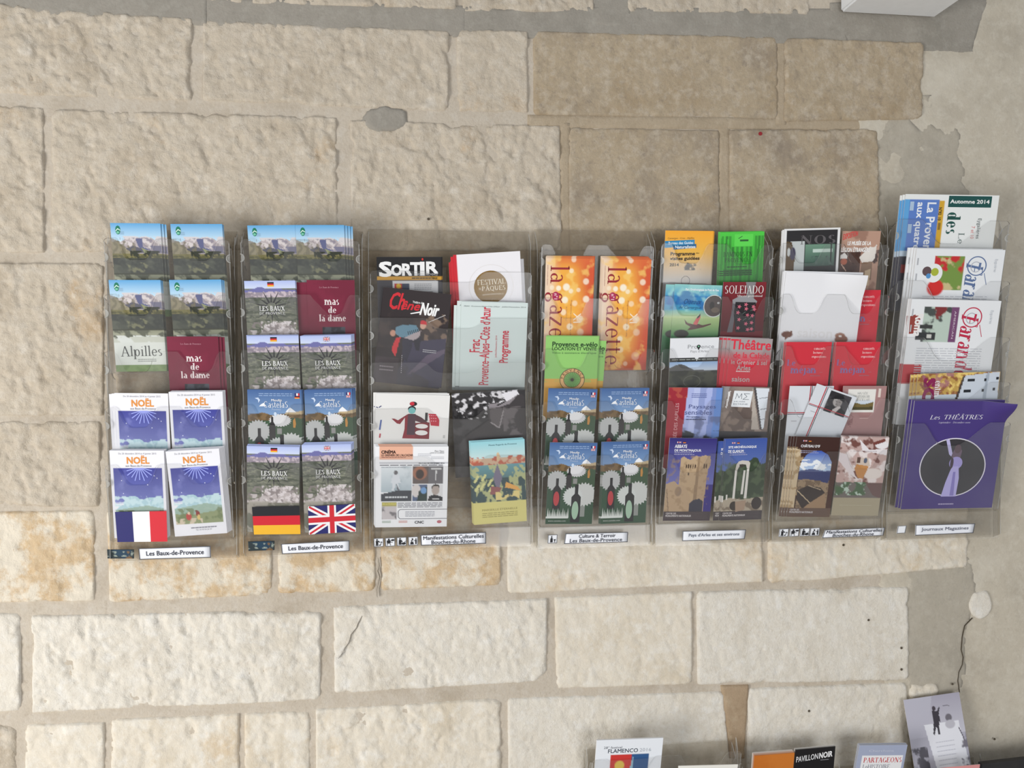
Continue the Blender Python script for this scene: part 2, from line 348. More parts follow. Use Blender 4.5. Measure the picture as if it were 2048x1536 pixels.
ACC = {'é': ('e','d .18 .56 .32 .7 N'), 'É': ('E','d .24 .78 .38 .9 T'), 'Â': ('A','d .22 .78 .34 .9 N;d .46 .78 .34 .9 N'), 'ê': ('e','d .14 .56 .24 .66 N;d .34 .56 .24 .66 N'), 'Ë': ('E','o .2 .82 .03 .03 0 360;o .4 .82 .03 .03 0 360')}
def serif(s, bold=.1, thin=.03):
    v = []; f = []; x = 0
    def quad(a, b, c, d):
        n = len(v); v.extend([a, b, c, d]); f.append((n, n+1, n+2, n+3))
    for ch in s:
        w, ops = GL[ACC[ch][0]] if ch in ACC else GL.get(ch, GL['o'])
        if ch in ACC: ops = ops+';'+ACC[ch][1]
        for op in [q.split() for q in ops.split(';') if q]:
            k = op[0]; fl = op[-1] if op[-1].isalpha() else ''
            n = [float(t) for t in op[1:] if not t.isalpha()]
            if k == 's':
                X = x+n[0]; b = bold/2; quad((X-b, n[1]), (X+b, n[1]), (X+b, n[2]), (X-b, n[2]))
                sv = bold*.5+.06
                if 'B' in fl: quad((X-sv, n[1]), (X+sv, n[1]), (X+sv, n[1]+thin), (X-sv, n[1]+thin))
                if 'U' in fl: quad((X-sv, n[2]-thin), (X+sv, n[2]-thin), (X+sv, n[2]), (X-sv, n[2]))
                if 'l' in fl: quad((X-sv, n[2]-thin*1.6), (X, n[2]-thin*1.6), (X, n[2]), (X-sv, n[2]-thin*.6))
                if 'R' in fl: quad((X, n[1]), (X+sv, n[1]), (X+sv, n[1]+thin), (X, n[1]+thin))
            elif k == 'h': quad((x+n[0], n[2]-thin/2), (x+n[1], n[2]-thin/2), (x+n[1], n[2]+thin/2), (x+n[0], n[2]+thin/2))
            elif k == 'd':
                b = (bold if fl == 'T' else thin*1.3)/2; dx, dy = n[2]-n[0], n[3]-n[1]; L = math.hypot(dx, dy); ox, oy = -dy/L*b, dx/L*b
                quad((x+n[0]-ox, n[1]-oy), (x+n[2]-ox, n[3]-oy), (x+n[2]+ox, n[3]+oy), (x+n[0]+ox, n[1]+oy))
            else:
                cx, cy, rx, ry, a0, a1 = n; m = max(6, int(abs(a1-a0)/20)); pr = None
                for t in range(m+1):
                    a = math.radians(a0+(a1-a0)*t/m); c_, s_ = math.cos(a), math.sin(a)
                    wd = min(thin+(bold-thin)*abs(c_), rx, ry)
                    o_ = (x+cx+rx*c_, cy+ry*s_); i_ = (x+cx+(rx-wd)*c_, cy+(ry-min(wd, thin*1.2+.3*wd*abs(c_)))*s_)
                    if pr: quad(pr[1], pr[0], o_, i_)
                    pr = (o_, i_)
        x += w
    return np.array(v), f

# ------------------------------------------------------------------ printed covers
class Art:
    """a cover W x H in its own units, y downwards; a picture raster plus crisp vector shapes and letters"""
    def __init__(s, W, H, bg, n=70, thick=.0012):
        s.W, s.H, s.thick = W, H, thick
        nx = n; ny = max(8, int(n*H/W))
        s.X, s.Y = np.meshgrid(np.linspace(0, W, nx), np.linspace(0, H, ny))
        s.I = np.zeros((ny, nx, 3)); s.I[:] = lin(bg); s.v = []; s.f = []; s.c = []; s.l = []; s.k = 0; s.bend = None
    def put(s, mask, c, a=1.0):
        k = (np.asarray(mask, float)*a)[..., None]; s.I = s.I*(1-k)+lin(c)*k; return s
    def box(s, x0, y0, x1, y1): return (s.X >= x0)&(s.X <= x1)&(s.Y >= y0)&(s.Y <= y1)
    def rect(s, x0, y0, x1, y1, c, a=1.0): return s.put(s.box(x0, y0, x1, y1), c, a)
    def ell(s, cx, cy, rx, ry, c, a=1.0, soft=.12):
        d = np.hypot((s.X-cx)/rx, (s.Y-cy)/ry); return s.put(1-sstep(1-soft, 1+soft, d), c, a)
    def grad(s, y0, y1, c0, c1, x0=-1, x1=1e9, horiz=False):
        T = s.X if horiz else s.Y; lo, hi = (x0, x1) if horiz else (y0, y1)
        t = np.clip((T-lo)/(hi-lo), 0, 1)[..., None]; m = s.box(x0, y0, x1, y1)[..., None]
        s.I = np.where(m, lin(c0)*(1-t)+lin(c1)*t, s.I); return s
    def inside(s, pts):
        m = np.zeros(s.X.shape, bool); n = len(pts)
        for i in range(n):
            (x0, y0), (x1, y1) = pts[i], pts[(i+1) % n]
            if y0 == y1: continue
            m ^= ((s.Y < y0) != (s.Y < y1)) & (s.X < (x1-x0)*(s.Y-y0)/(y1-y0)+x0)
        return m
    def poly(s, pts, c, a=1.0): return s.put(s.inside(pts), c, a)
    def ridge(s, pts, c, y1=1e9, a=1.0, jag=0, x0=-1, x1=1e9):
        yy = np.interp(s.X, [p[0] for p in pts], [p[1] for p in pts])
        if jag: yy = yy+jag*2*(fbm(s.X/s.W*14, s.Y*0, 4)-.5)
        return s.put((s.Y >= yy)&(s.Y <= y1)&(s.X >= x0)&(s.X <= x1), c, a)
    def blot(s, x0, y0, x1, y1, k, c, lo=.5, hi=.6, a=1.0, seed=1, ax=1.0):
        p, q = s.X/s.W*k, s.Y/s.W*k*ax; n = fbm(p*.8+q*.6, q*.8-p*.6, seed, 4); return s.put(sstep(lo, hi, n)*s.box(x0, y0, x1, y1), c, a)
    def line(s, x0, y0, x1, y1, w, c, a=1.0):
        dx, dy = x1-x0, y1-y0; L = math.hypot(dx, dy); t = np.clip(((s.X-x0)*dx+(s.Y-y0)*dy)/L/L, 0, 1)
        d = np.hypot(s.X-x0-t*dx, s.Y-y0-t*dy); return s.put(d < w/2, c, a)
    def _add(s, v, f, c):
        s.k += 1; n = len(s.v); s.l += [s.k]*len(v); s.v += [tuple(p) for p in v]; s.f += [tuple(i+n for i in q) for q in f]; s.c += [c]*len(v)
    def vpoly(s, pts, c): s._add(pts, [tuple(range(len(pts)))], c); return s
    def vrect(s, x0, y0, x1, y1, c): return s.vpoly([(x0,y0),(x1,y0),(x1,y1),(x0,y1)], c)
    def vline(s, x0, y0, x1, y1, w, c):
        dx, dy = x1-x0, y1-y0; L = math.hypot(dx, dy) or 1; ox, oy = -dy/L*w/2, dx/L*w/2
        return s.vpoly([(x0-ox,y0-oy),(x1-ox,y1-oy),(x1+ox,y1+oy),(x0+ox,y0+oy)], c)
    def vell(s, cx, cy, rx, ry, c, n=28): return s.vpoly([(cx+rx*math.cos(2*math.pi*k/n), cy+ry*math.sin(2*math.pi*k/n)) for k in range(n)], c)
    def ring(s, cx, cy, rx, ry, w, c, n=44, wob=0):
        P = []
        for k in range(n):
            a = 2*math.pi*k/n; q = 1+wob*math.cos(2*a-.9); P.append((cx+rx*q*math.cos(a), cy+ry*q*math.sin(a), cx+(rx*q-w)*math.cos(a), cy+(ry*q-w)*math.sin(a)))
        v = [p[:2] for p in P]+[p[2:] for p in P]
        s._add(v, [(k, (k+1) % n, n+(k+1) % n, n+k) for k in range(n)], c); return s
    def text(s, t, x0, y0, x1, y1, c, font='sans', rot=0, bold=.1, thin=.03, shear=0, rise=0):
        v, f = sans(t) if font == 'sans' else serif(t, bold, thin)
        if len(v) == 0: return s
        v = v.copy(); v[:, 0] += shear*v[:, 1]
        lo, hi = v.min(0), v.max(0); n = (v-lo)/(hi-lo)
        if font == 'sans' and bold > .1:              # heavier print: a second impression slightly shifted
            pass
        tx, ty = n[:, 0], n[:, 1]
        if rot == 0: p = np.stack([x0+tx*(x1-x0), y1-ty*(y1-y0)-rise*tx], 1)
        elif rot == 90: p = np.stack([x0+ty*(x1-x0), y0+tx*(y1-y0)], 1)
        else: p = np.stack([x1-ty*(x1-x0), y1-tx*(y1-y0)], 1)
        s._add(p, f, c)
        if font == 'sans' and bold > .1:
            e = (bold-.1)*abs(y1-y0 if rot == 0 else x1-x0)
            s._add(p+[e, 0], f, c); s._add(p+[0, e], f, c); s._add(p+[e, e], f, c)
        return s
    def lines(s, x0, y0, x1, y1, n, c, fill=.45, seed=0):
        """rows of body copy too small to read"""
        r = random.Random(seed); dy = (y1-y0)/n
        for k in range(n):
            x = x0
            while x < x1:
                w = (x1-x0)*r.uniform(.05, .16); e = min(x+w, x1)
                s.vrect(x, y0+k*dy, e, y0+k*dy+dy*fill, c); x = e+(x1-x0)*.02
            if r.random() < .3: pass
        return s
    def build(s, w, h):
        """paper block of w x h metres, origin at the middle of its foot, print side towards -Y"""
        ny, nx = s.X.shape; gx_ = (s.X/s.W-.5)*w; gz_ = (1-s.Y/s.H)*h; th = s.thick
        bend = s.bend if s.bend else (lambda x, z: 0*x)
        off = bend(s.X/s.W, s.Y/s.H)
        P = np.stack([gx_, -off, gz_], -1).reshape(-1, 3)
        idx = np.arange(nx*ny).reshape(ny, nx)
        q = np.stack([idx[:-1,:-1], idx[1:,:-1], idx[1:,1:], idx[:-1,1:]], -1).reshape(-1, 4)
        rim = np.concatenate([idx[0, :], idx[1:, -1], idx[-1, -2::-1], idx[-2:0:-1, 0]])
        full = s.bend is not None
        B = P[rim]+[0, th, 0]; nb = len(rim); base = len(P)
        fr = [tuple(a) for a in q.tolist()]
        for k in range(nb):
            k2 = (k+1) % nb; fr.append((int(rim[k]), int(rim[k2]), base+k2, base+k))
        if full:                                      # curled paper gets a curled back as well
            P2 = P+[0, th, 0]; fr += [tuple(base+nb+i for i in a[::-1]) for a in q.tolist()]
        else:
            P2 = P[:0]; fr.append(tuple(base+k for k in range(nb)))
        me = bpy.data.meshes.new('leaflet'); me.from_pydata(np.concatenate([P, B, P2]).tolist(), [], fr); me.update()
        colr = np.concatenate([s.I.reshape(-1, 3), np.tile(lin((224,222,218)), (nb+len(P2), 1))])
        ca = me.color_attributes.new('Col', 'FLOAT_COLOR', 'POINT')
        ca.data.foreach_set('color', np.concatenate([colr, np.ones((len(colr), 1))], 1).reshape(-1).astype(np.float32))
        me.materials.append(M_PRINT)
        let = None
        if s.v:
            V = np.array(s.v); V[:, 0] = np.clip(V[:, 0], 0, s.W); V[:, 1] = np.clip(V[:, 1], 0, s.H)
            o = bend(V[:, 0]/s.W, V[:, 1]/s.H)
            n = len(V)                                # later shapes lie a hair above earlier ones
            lay = 0.0002+np.array(s.l)*(0.0006/max(s.k, 40))
            Q = np.stack([(V[:, 0]/s.W-.5)*w, -o-lay, (1-V[:, 1]/s.H)*h], 1)
            let = bpy.data.meshes.new('lettering'); let.from_pydata(Q.tolist(), [], s.f); let.update()
            cc = np.concatenate([lin(np.array(s.c)), np.ones((n, 1))], 1)
            ca = let.color_attributes.new('Col', 'FLOAT_COLOR', 'POINT'); ca.data.foreach_set('color', cc.reshape(-1).astype(np.float32))
            let.materials.append(M_PRINT)
        return me, let, th
W_ = (238,238,240)
def flag(a, kind, x0, y0, x1, y1):
    w, h = x1-x0, y1-y0
    if kind == 'fr':
        for k, c in enumerate(((48,48,110),(238,238,240),(214,50,62))): a.vrect(x0+w*k/3, y0, x0+w*(k+1)/3, y1, c)
    elif kind == 'de':
        for k, c in enumerate(((38,40,46),(208,40,54),(238,182,52))): a.vrect(x0, y0+h*k/3, x1, y0+h*(k+1)/3, c)
    else:
        a.vrect(x0, y0, x1, y1, (44,46,106))
        for (p, q) in (((x0,y0),(x1,y1)), ((x0,y1),(x1,y0))):
            s_ = 1 if q[1] > p[1] else -1; e = h*.13
            a.vpoly([(p[0],p[1]),(p[0]+e*1.5,p[1]),(q[0],q[1]-e*s_),(q[0],q[1]),(q[0]-e*1.5,q[1]),(p[0],p[1]+e*s_)], (238,238,240))
        for (p, q) in (((x0,y0),(x1,y1)), ((x0,y1),(x1,y0))):
            a.vline(p[0]+w*.02, p[1]+(h*.02 if q[1] > p[1] else -h*.02), q[0]-w*.02, q[1]-(h*.02 if q[1] > p[1] else -h*.02), h*.07, (206,46,58))
        a.vrect(x0+w*.41, y0, x0+w*.59, y1, (238,238,240)); a.vrect(x0, y0+h*.34, x1, y0+h*.66, (238,238,240))
        a.vrect(x0+w*.45, y0, x0+w*.55, y1, (206,46,58)); a.vrect(x0, y0+h*.41, x1, y0+h*.59, (206,46,58))
# ------------------------------------------------------------------ the covers, one function each
def a_alpilles():
    a = Art(430, 800, (225,229,224)); a.grad(0, 150, (92,164,216), (196,224,240))
    a.ridge([(0,130),(60,150),(110,190),(430,250)], (150,146,140), 300)
    a.ridge([(70,165),(110,135),(160,120),(190,135),(215,122),(290,112),(340,120),(390,150),(430,185)], (178,168,170), 300)
    a.blot(70,110,430,240,16,(212,204,204),.48,.56,.9,4); a.blot(70,120,430,250,13,(132,126,140),.54,.62,.8,11)
    a.poly([(205,128),(262,124),(268,200),(330,225),(250,240),(225,190)], (96,100,136)); a.poly([(330,190),(430,190),(430,250),(360,235)], (120,118,140))
    a.poly([(110,215),(180,190),(260,215),(280,250),(150,250)], (92,92,104)); a.poly([(250,205),(330,240),(280,260)], (142,146,112))
    a.poly([(0,155),(60,160),(130,225),(190,262),(0,290)], (150,142,118)); a.blot(0,150,200,290,18,(118,112,92),.5,.62,.8)
    a.rect(0,258,430,310,(124,118,76)); a.blot(150,232,430,310,17,(50,54,42),.44,.54,1,3); a.blot(0,270,430,310,20,(84,84,52),.5,.58,.9,6)
    a.rect(0,300,430,440,(88,92,80)); a.blot(0,296,430,450,6,(58,62,58),.4,.58,1,5); a.blot(0,296,430,450,20,(72,76,68),.5,.6,.7,13); a.blot(120,330,300,420,14,(132,132,100),.55,.7,.8,8)
    a.rect(0,425,430,475,(66,68,54)); a.grad(440, 480, (150,152,128), (170,172,150)); a.blot(0,440,430,520,10,(96,100,84),.45,.6,1,9)
    a.blot(0,490,430,580,7,(205,208,196),.42,.55,1,12); a.rect(0,545,430,742,(224,228,222)); a.rect(0,742,430,800,(132,156,104)); a.blot(0,742,430,800,12,(106,134,82),.4,.7,.7)
    a.vell(62,58,22,37,(26,120,92)); a.vpoly([(42,62),(60,42),(84,58),(82,64),(60,52),(44,70)], (214,238,226)); a.vell(60,78,12,10,(120,196,166))
    a.lines(76,70,112,100,3,(140,170,190),.4); a.text('Alpilles', 52,572,398,690,(82,84,84),'serif',bold=.075)
    a.lines(190,690,345,722,2,(160,164,160),.4); return a
def a_noel():
    a = Art(465, 800, (236,236,242)); a.grad(155, 470, (58,62,150), (112,120,186), 24, 442)
    a.blot(24,155,442,480,5,(124,130,196),.5,.75,.6,4)
    a.poly([(24,540),(70,500),(98,490),(104,428),(150,415),(200,412),(236,438),(262,450),(300,432),(370,424),(410,420),(442,448),(442,700),(24,700)], (176,208,218))
    a.blot(24,415,442,560,14,(204,228,234),.5,.6,.9,6); a.ridge([(24,540),(160,520),(300,500),(442,530)], (150,172,150), 690, .8, 0, 24, 442)
    a.ridge([(24,590),(200,600),(442,570)], (140,148,104), 690, .9, 0, 24, 442); a.blot(24,540,442,690,10,(110,124,84),.5,.65,.8,2)
    a.blot(24,635,260,690,12,(206,192,170),.45,.55,1,7)
    a.ell(140,620,24,34,(186,70,66)); a.ell(144,588,11,12,(224,196,170)); a.ell(222,595,18,26,(140,50,48)); a.ell(228,630,14,26,(214,188,120)); a.ell(212,570,12,10,(120,70,60))
    a.rect(0,0,22,800,(236,236,242)); a.rect(444,0,465,800,(236,236,242)); a.rect(0,692,465,800,(236,236,242))
    a.text('Du 20 décembre 2014 au 4 janvier 2015', 75,20,398,40,(130,128,136)); a.text('NOËL', 142,44,332,116,(226,146,66),bold=.17); a.text('aux Baux-de-Provence', 130,128,352,147,(92,90,104))
    for k in range(9):
        an = math.radians(14+k*19); L = 126 if k % 2 else 112
        a.vline(246+30*math.cos(an), 156+14*math.sin(an), 246+L*math.cos(an), 156+L*.98*math.sin(an), 9, (150,160,232))
    a.vpoly([(212,156),(280,156),(264,172),(246,178),(228,172)], (150,160,232))
    for x, y in ((372,228),(312,310),(100,388),(395,250),(90,270),(330,455)): a.vell(x, y, 5, 5, (216,220,246), 8)
    a.lines(150,722,375,735,1,(150,150,160),.9); a.text('Tél. 04 90 54 34 39', 190,742,330,756,(150,150,160)); return a
def a_baux(fl):
    a = Art(455, 800, (112,116,100)); a.grad(0, 70, (176,190,236), (206,216,240))
    a.ridge([(0,78),(60,70),(130,60),(200,72),(260,62),(330,74),(455,80)], (112,112,166), 120, 1, 12)
    a.rect(0,104,455,160,(150,140,152)); a.blot(0,95,455,165,20,(196,182,190),.48,.56,1,3); a.grad(150, 480, (106,108,104), (122,126,106))
    a.blot(0,150,455,480,7,(84,90,78),.48,.62,.9,6,3); a.blot(0,150,455,480,11,(150,152,132),.6,.7,.7,8,4)
    for k in range(14):
        an = 2*math.pi*k/14+.22; L = 168 if k % 2 else 132
        a.vpoly([(232+L*math.cos(an), 236+L*.95*math.sin(an)), (232+44*math.cos(an+.2), 236+44*math.sin(an+.2)), (232+44*math.cos(an-.2), 236+44*math.sin(an-.2))], (66,66,68))
    a.ridge([(0,500),(120,480),(160,420),(200,385),(260,372),(330,378),(380,400),(420,430),(455,440)], (196,186,186), 520, 1, 16); a.blot(130,365,455,525,20,(226,218,220),.48,.56,1,5); a.blot(0,370,455,525,18,(140,130,130),.55,.62,.9,15); a.blot(0,440,160,525,14,(200,192,192),.5,.56,1,9)
    a.grad(520, 800, (128,126,112), (104,108,98)); a.blot(0,510,455,800,9,(176,170,160),.52,.62,.8,4)
    flag(a, fl, 205,12,262,52); a.text('LES BAUX', 122,224,350,270,(240,240,240),'serif',bold=.13,thin=.05); a.text('DE PROVENCE', 122,278,352,304,(216,216,216),'serif',bold=.13,thin=.06); return a
def a_moulin(fl):
    a = Art(420, 760, (60,86,66)); a.grad(0, 215, (66,100,154), (124,156,196))
    a.ridge([(0,212),(60,206),(110,196),(170,214),(230,222),(270,206),(330,190),(420,184)], (126,102,70), 330, 1, 6); a.ridge([(290,196),(330,190),(420,180)], (196,176,140), 212, 1, 0, 290)
    a.blot(0,205,420,300,12,(92,74,50),.5,.6,.8); a.ridge([(0,270),(200,262),(300,240),(420,244)], (62,88,64))
    a.rect(0,400,420,760,(54,84,64))
    def tree(cx, cy, rx, ry, c):
        n = 46; a.vpoly([(cx+rx*(1.04 if k % 2 else .86)*math.cos(2*math.pi*k/n), cy+ry*(1.04 if k % 2 else .86)*math.sin(2*math.pi*k/n)) for k in range(n)], c)
    def bottle(cx, y0, y1, w, c=(38,38,42)):
        s = y0+(y1-y0)*.28; a.vpoly([(cx-w*.36,y0),(cx+w*.36,y0),(cx+w*.36,s-14),(cx+w,s+16),(cx+w,y1),(cx-w,y1),(cx-w,s+16),(cx-w*.36,s-14)], c)
    a.vrect(225,330,262,380,(150,150,148)); tree(250,262,88,56,(214,214,216)); tree(78,355,96,98,(190,192,192))
    bottle(188,232,432,24,(50,48,50)); a.vpoly([(350,262),(366,240),(374,290),(368,326),(352,324)], (196,140,70))
    a.vrect(300,560,345,690,(146,150,146)); tree(330,480,112,112,(206,208,206)); tree(232,500,90,92,(212,216,214))
    bottle(86,330,620,34); a.vell(84,520,26,68,(188,66,72)); bottle(262,388,745,42); a.vell(258,630,30,86,(166,196,172))
    for k in range(13): a.vpoly([(8+k*15,700),(16+k*15,606+18*(k % 3)),(24+k*15,700)], (222,226,222))
    a.vrect(0,688,200,706,(222,226,222))
    a.vpoly([(292,192),(306,170),(330,150),(352,168),(378,192)], (238,240,244)); a.vpoly([(88,142),(104,124),(124,112),(146,140)], (238,240,244)); a.vpoly([(56,72),(84,66),(98,88),(84,112),(80,84)], (200,216,240))
    a.vell(213,208,12,18,(200,216,236)); a.lines(88,30,348,62,2,(150,176,214),.4); flag(a, 'fr', 366,28,404,50); flag(a, fl, 366,52,404,74)
    a.text('Moulin', 184,78,264,97,(240,242,246),bold=.14); a.text('CastelaS', 126,96,312,152,(240,242,246),'serif',bold=.09); a.text('Provence', 186,158,256,174,(196,212,236),shear=.3)
    a.text('www.castelas.com', 22,722,180,736,(206,212,206)); return a
def a_mas():
    a = Art(455, 800, (124,34,60)); a.blot(0,0,455,800,3,(110,28,52),.4,.7,.6)
    a.text('Les Baux de Provence', 118,56,300,72,(206,150,164),'serif'); w = (240,228,228)
    a.text('mas', 160,172,300,220,w,'serif',bold=.14); a.text('de', 196,232,272,292,w,'serif',bold=.14); a.text('la dame', 106,304,362,366,w,'serif',bold=.14)
    a.rect(138,415,352,620,(42,42,52)); a.blot(138,415,352,620,10,(78,82,92),.5,.65,.9); return a
def a_sortir():
    a = Art(555, 800, (28,27,30)); a.rect(0,176,555,206,(196,146,48)); a.rect(0,206,555,800,(58,56,62)); a.rect(132,218,528,470,(206,206,208))
    a.rect(150,236,215,300,(190,40,44)); a.ell(184,262,20,22,(226,190,50)); a.rect(215,236,280,300,(50,60,84)); a.lines(320,240,470,300,4,(150,150,154)); a.blot(132,310,528,470,6,(110,104,112),.45,.6)
    for i, (t, x0, y0, x1, y1) in enumerate((('S',18,40,118,166),('O',122,66,208,160),('R',216,58,292,158),('T',286,46,372,156),('I',372,42,400,156),('R',424,40,520,140))): a.text(t, x0, y0, x1, y1, (240,240,240), bold=.2)
    a.vell(394,20,8,11,(210,50,40)); a.text('MARSEILLE PROVENCE', 322,146,524,166,(196,196,198)); a.lines(300,184,520,198,1,(90,70,30),.8); return a
def a_festival():
    a = Art(585, 800, (240,238,242)); a.rect(0,0,26,800,(206,34,48)); a.ring(316,300,196,196,3,(222,216,214)); a.vell(312,306,148,148,(138,104,36)); g = (232,222,196)
    a.text('FESTIVAL', 196,236,442,284,g,'serif',bold=.11,thin=.045); a.text('PÂQUES', 232,286,440,348,g,'serif',bold=.11,thin=.045); a.text('DE', 206,308,226,326,g); a.text('AIX-EN-PROVENCE', 236,366,420,378,g); return a
def a_chene():
    a = Art(590, 900, (48,40,42), 80); a.blot(0,150,590,560,4,(70,58,56),.45,.7); a.blot(390,200,590,480,9,(134,112,96),.5,.62,.9,4); a.poly([(300,480),(590,420),(590,900),(150,900)], (66,62,84))
    a.poly([(430,600),(590,520),(590,560),(330,780),(280,800)], (104,92,112)); a.blot(0,700,590,900,4,(58,52,64),.4,.6); a.rect(0,650,190,900,(70,58,64),.7)
    a.ell(118,420,24,30,(200,150,130)); a.poly([(140,360),(190,335),(310,320),(345,370),(270,430),(190,455),(140,420)], (104,142,162)); a.poly([(215,455),(300,400),(360,370),(350,430),(290,480)], (178,166,170))
    a.poly([(120,560),(150,460),(190,450),(175,520),(160,640),(130,600)], (206,52,60)); a.poly([(205,450),(300,470),(290,560),(260,680),(215,640)], (52,50,66)); a.poly([(300,470),(370,420),(360,560),(330,560)], (44,42,54))
    a.ell(372,320,26,34,(214,170,150)); a.poly([(345,280),(372,268),(402,284),(404,312),(350,312)], (206,50,60))
    for k in range(6): a.vline(246+k*16,388-k*6,254+k*16,420-k*7,6,(40,50,66))
    a.text('Ch', 66,34,190,190,(206,44,54),shear=.35,bold=.14); a.text('êne', 168,104,326,182,(206,44,54),shear=.35,bold=.16); a.text('Noir', 330,104,494,216,(242,242,242),shear=.3,bold=.16); a.vpoly([(250,216),(345,186),(330,204),(256,224)], (242,242,242))
    a.text('Théâtre du', 262,98,352,118,(226,226,226),bold=.14)
    for k in range(13): a.vrect(418+k*11, 276-k*6.5, 424+k*11, 284-k*6.5, (230,230,230))
    a.lines(392,545,510,580,2,(190,190,196),.4)
    for k in range(9): a.vrect(212+k*1, 620+k*20, 218+k*1, 630+k*20, (196,190,196))
    a.lines(30,735,150,800,2,(140,130,136),.4); return a
def a_frac():
    a = Art(570, 800, (212,224,222)); r = (204,52,72); a.text('FRAC  Provence-Alpes-Côte d’Azur', 24,34,330,48,(70,80,84),shear=.2); a.text('Juillet-Décembre 2014', 345,34,552,48,(70,80,84),shear=.2)
    a.text('Frac', 80,338,166,452,r,rot=-90,bold=.13); a.text('Provence–Alpes–Côte d’Azur', 166,44,276,752,r,rot=-90,bold=.12); a.text('Programme', 338,254,436,546,r,rot=-90,bold=.13)
    a.text('Juillet-Décembre 2014', 300,300,320,500,r,rot=-90); a.rect(0,770,570,800,(120,128,128)); return a
def a_man():
    a = Art(635, 800, (232,231,229), 84); m = (138,36,50)
    a.vpoly([(255,205),(285,185),(345,185),(345,420),(238,420),(255,330)], m); a.vpoly([(255,205),(275,190),(215,285),(188,280),(140,235),(165,235),(196,250)], m)
    a.vpoly([(280,190),(345,185),(345,385),(275,385)], (76,50,64)); a.vpoly([(345,190),(395,215),(455,262),(450,285),(345,250)], (82,44,54)); a.vpoly([(345,270),(470,260),(470,420),(345,420)], (124,34,46))
    a.vell(402,300,54,22,(232,231,229)); a.vell(402,362,54,24,(232,231,229)); a.vell(312,140,34,30,(50,40,44)); a.vell(312,154,31,30,(120,190,190)); a.vell(322,90,32,21,(44,36,40)); a.vell(312,88,20,17,(200,50,66)); a.vline(318,108,312,122,5,(44,36,40))
    a.vrect(428,170,450,248,(40,36,40)); a.vpoly([(455,178),(520,180),(552,235),(552,295),(480,290),(470,240)], (190,44,64))
    for k in range(12): a.vrect(462+(k % 4)*18, 190+(k//4)*26, 472+(k % 4)*18, 200+(k//4)*26, (226,150,160))
    a.vline(5,130,22,136,7,(50,54,110)); a.vline(30,134,50,118,8,(50,54,110)); a.vline(52,250,42,345,13,(84,104,166)); a.vline(48,380,44,420,12,(190,70,84)); a.lines(590,380,608,410,4,(150,150,150)); return a
def a_horse():
    a = Art(630, 800, (52,50,52), 84); a.blot(0,0,460,270,16,(214,212,216),.52,.6,1,3); a.blot(0,100,460,300,20,(24,23,25),.5,.6,1,6)
    a.poly([(0,250),(330,250),(330,800),(0,800)], (74,72,74)); a.blot(0,240,330,800,6,(52,50,52),.45,.6)
    a.poly([(430,20),(560,-10),(585,40),(520,110),(470,100)], (226,224,230)); a.poly([(300,140),(360,105),(420,110),(500,95),(590,30),(630,60),(630,800),(180,800),(100,420),(310,260)], (62,58,60))
    a.poly([(320,170),(430,140),(440,300),(380,350),(330,300)], (92,86,88)); a.poly([(320,110),(400,112),(490,90),(580,30),(500,120),(400,150),(310,160)], (140,134,138)); a.line(390,130,450,100,12,(30,28,30))
    a.line(100,400,310,260,16,(40,38,40)); a.blot(440,150,600,420,9,(104,98,100),.45,.6); a.line(330,290,400,345,10,(150,144,146)); a.line(440,180,400,345,9,(150,144,146)); a.blot(200,400,480,560,7,(110,104,106),.5,.62); return a
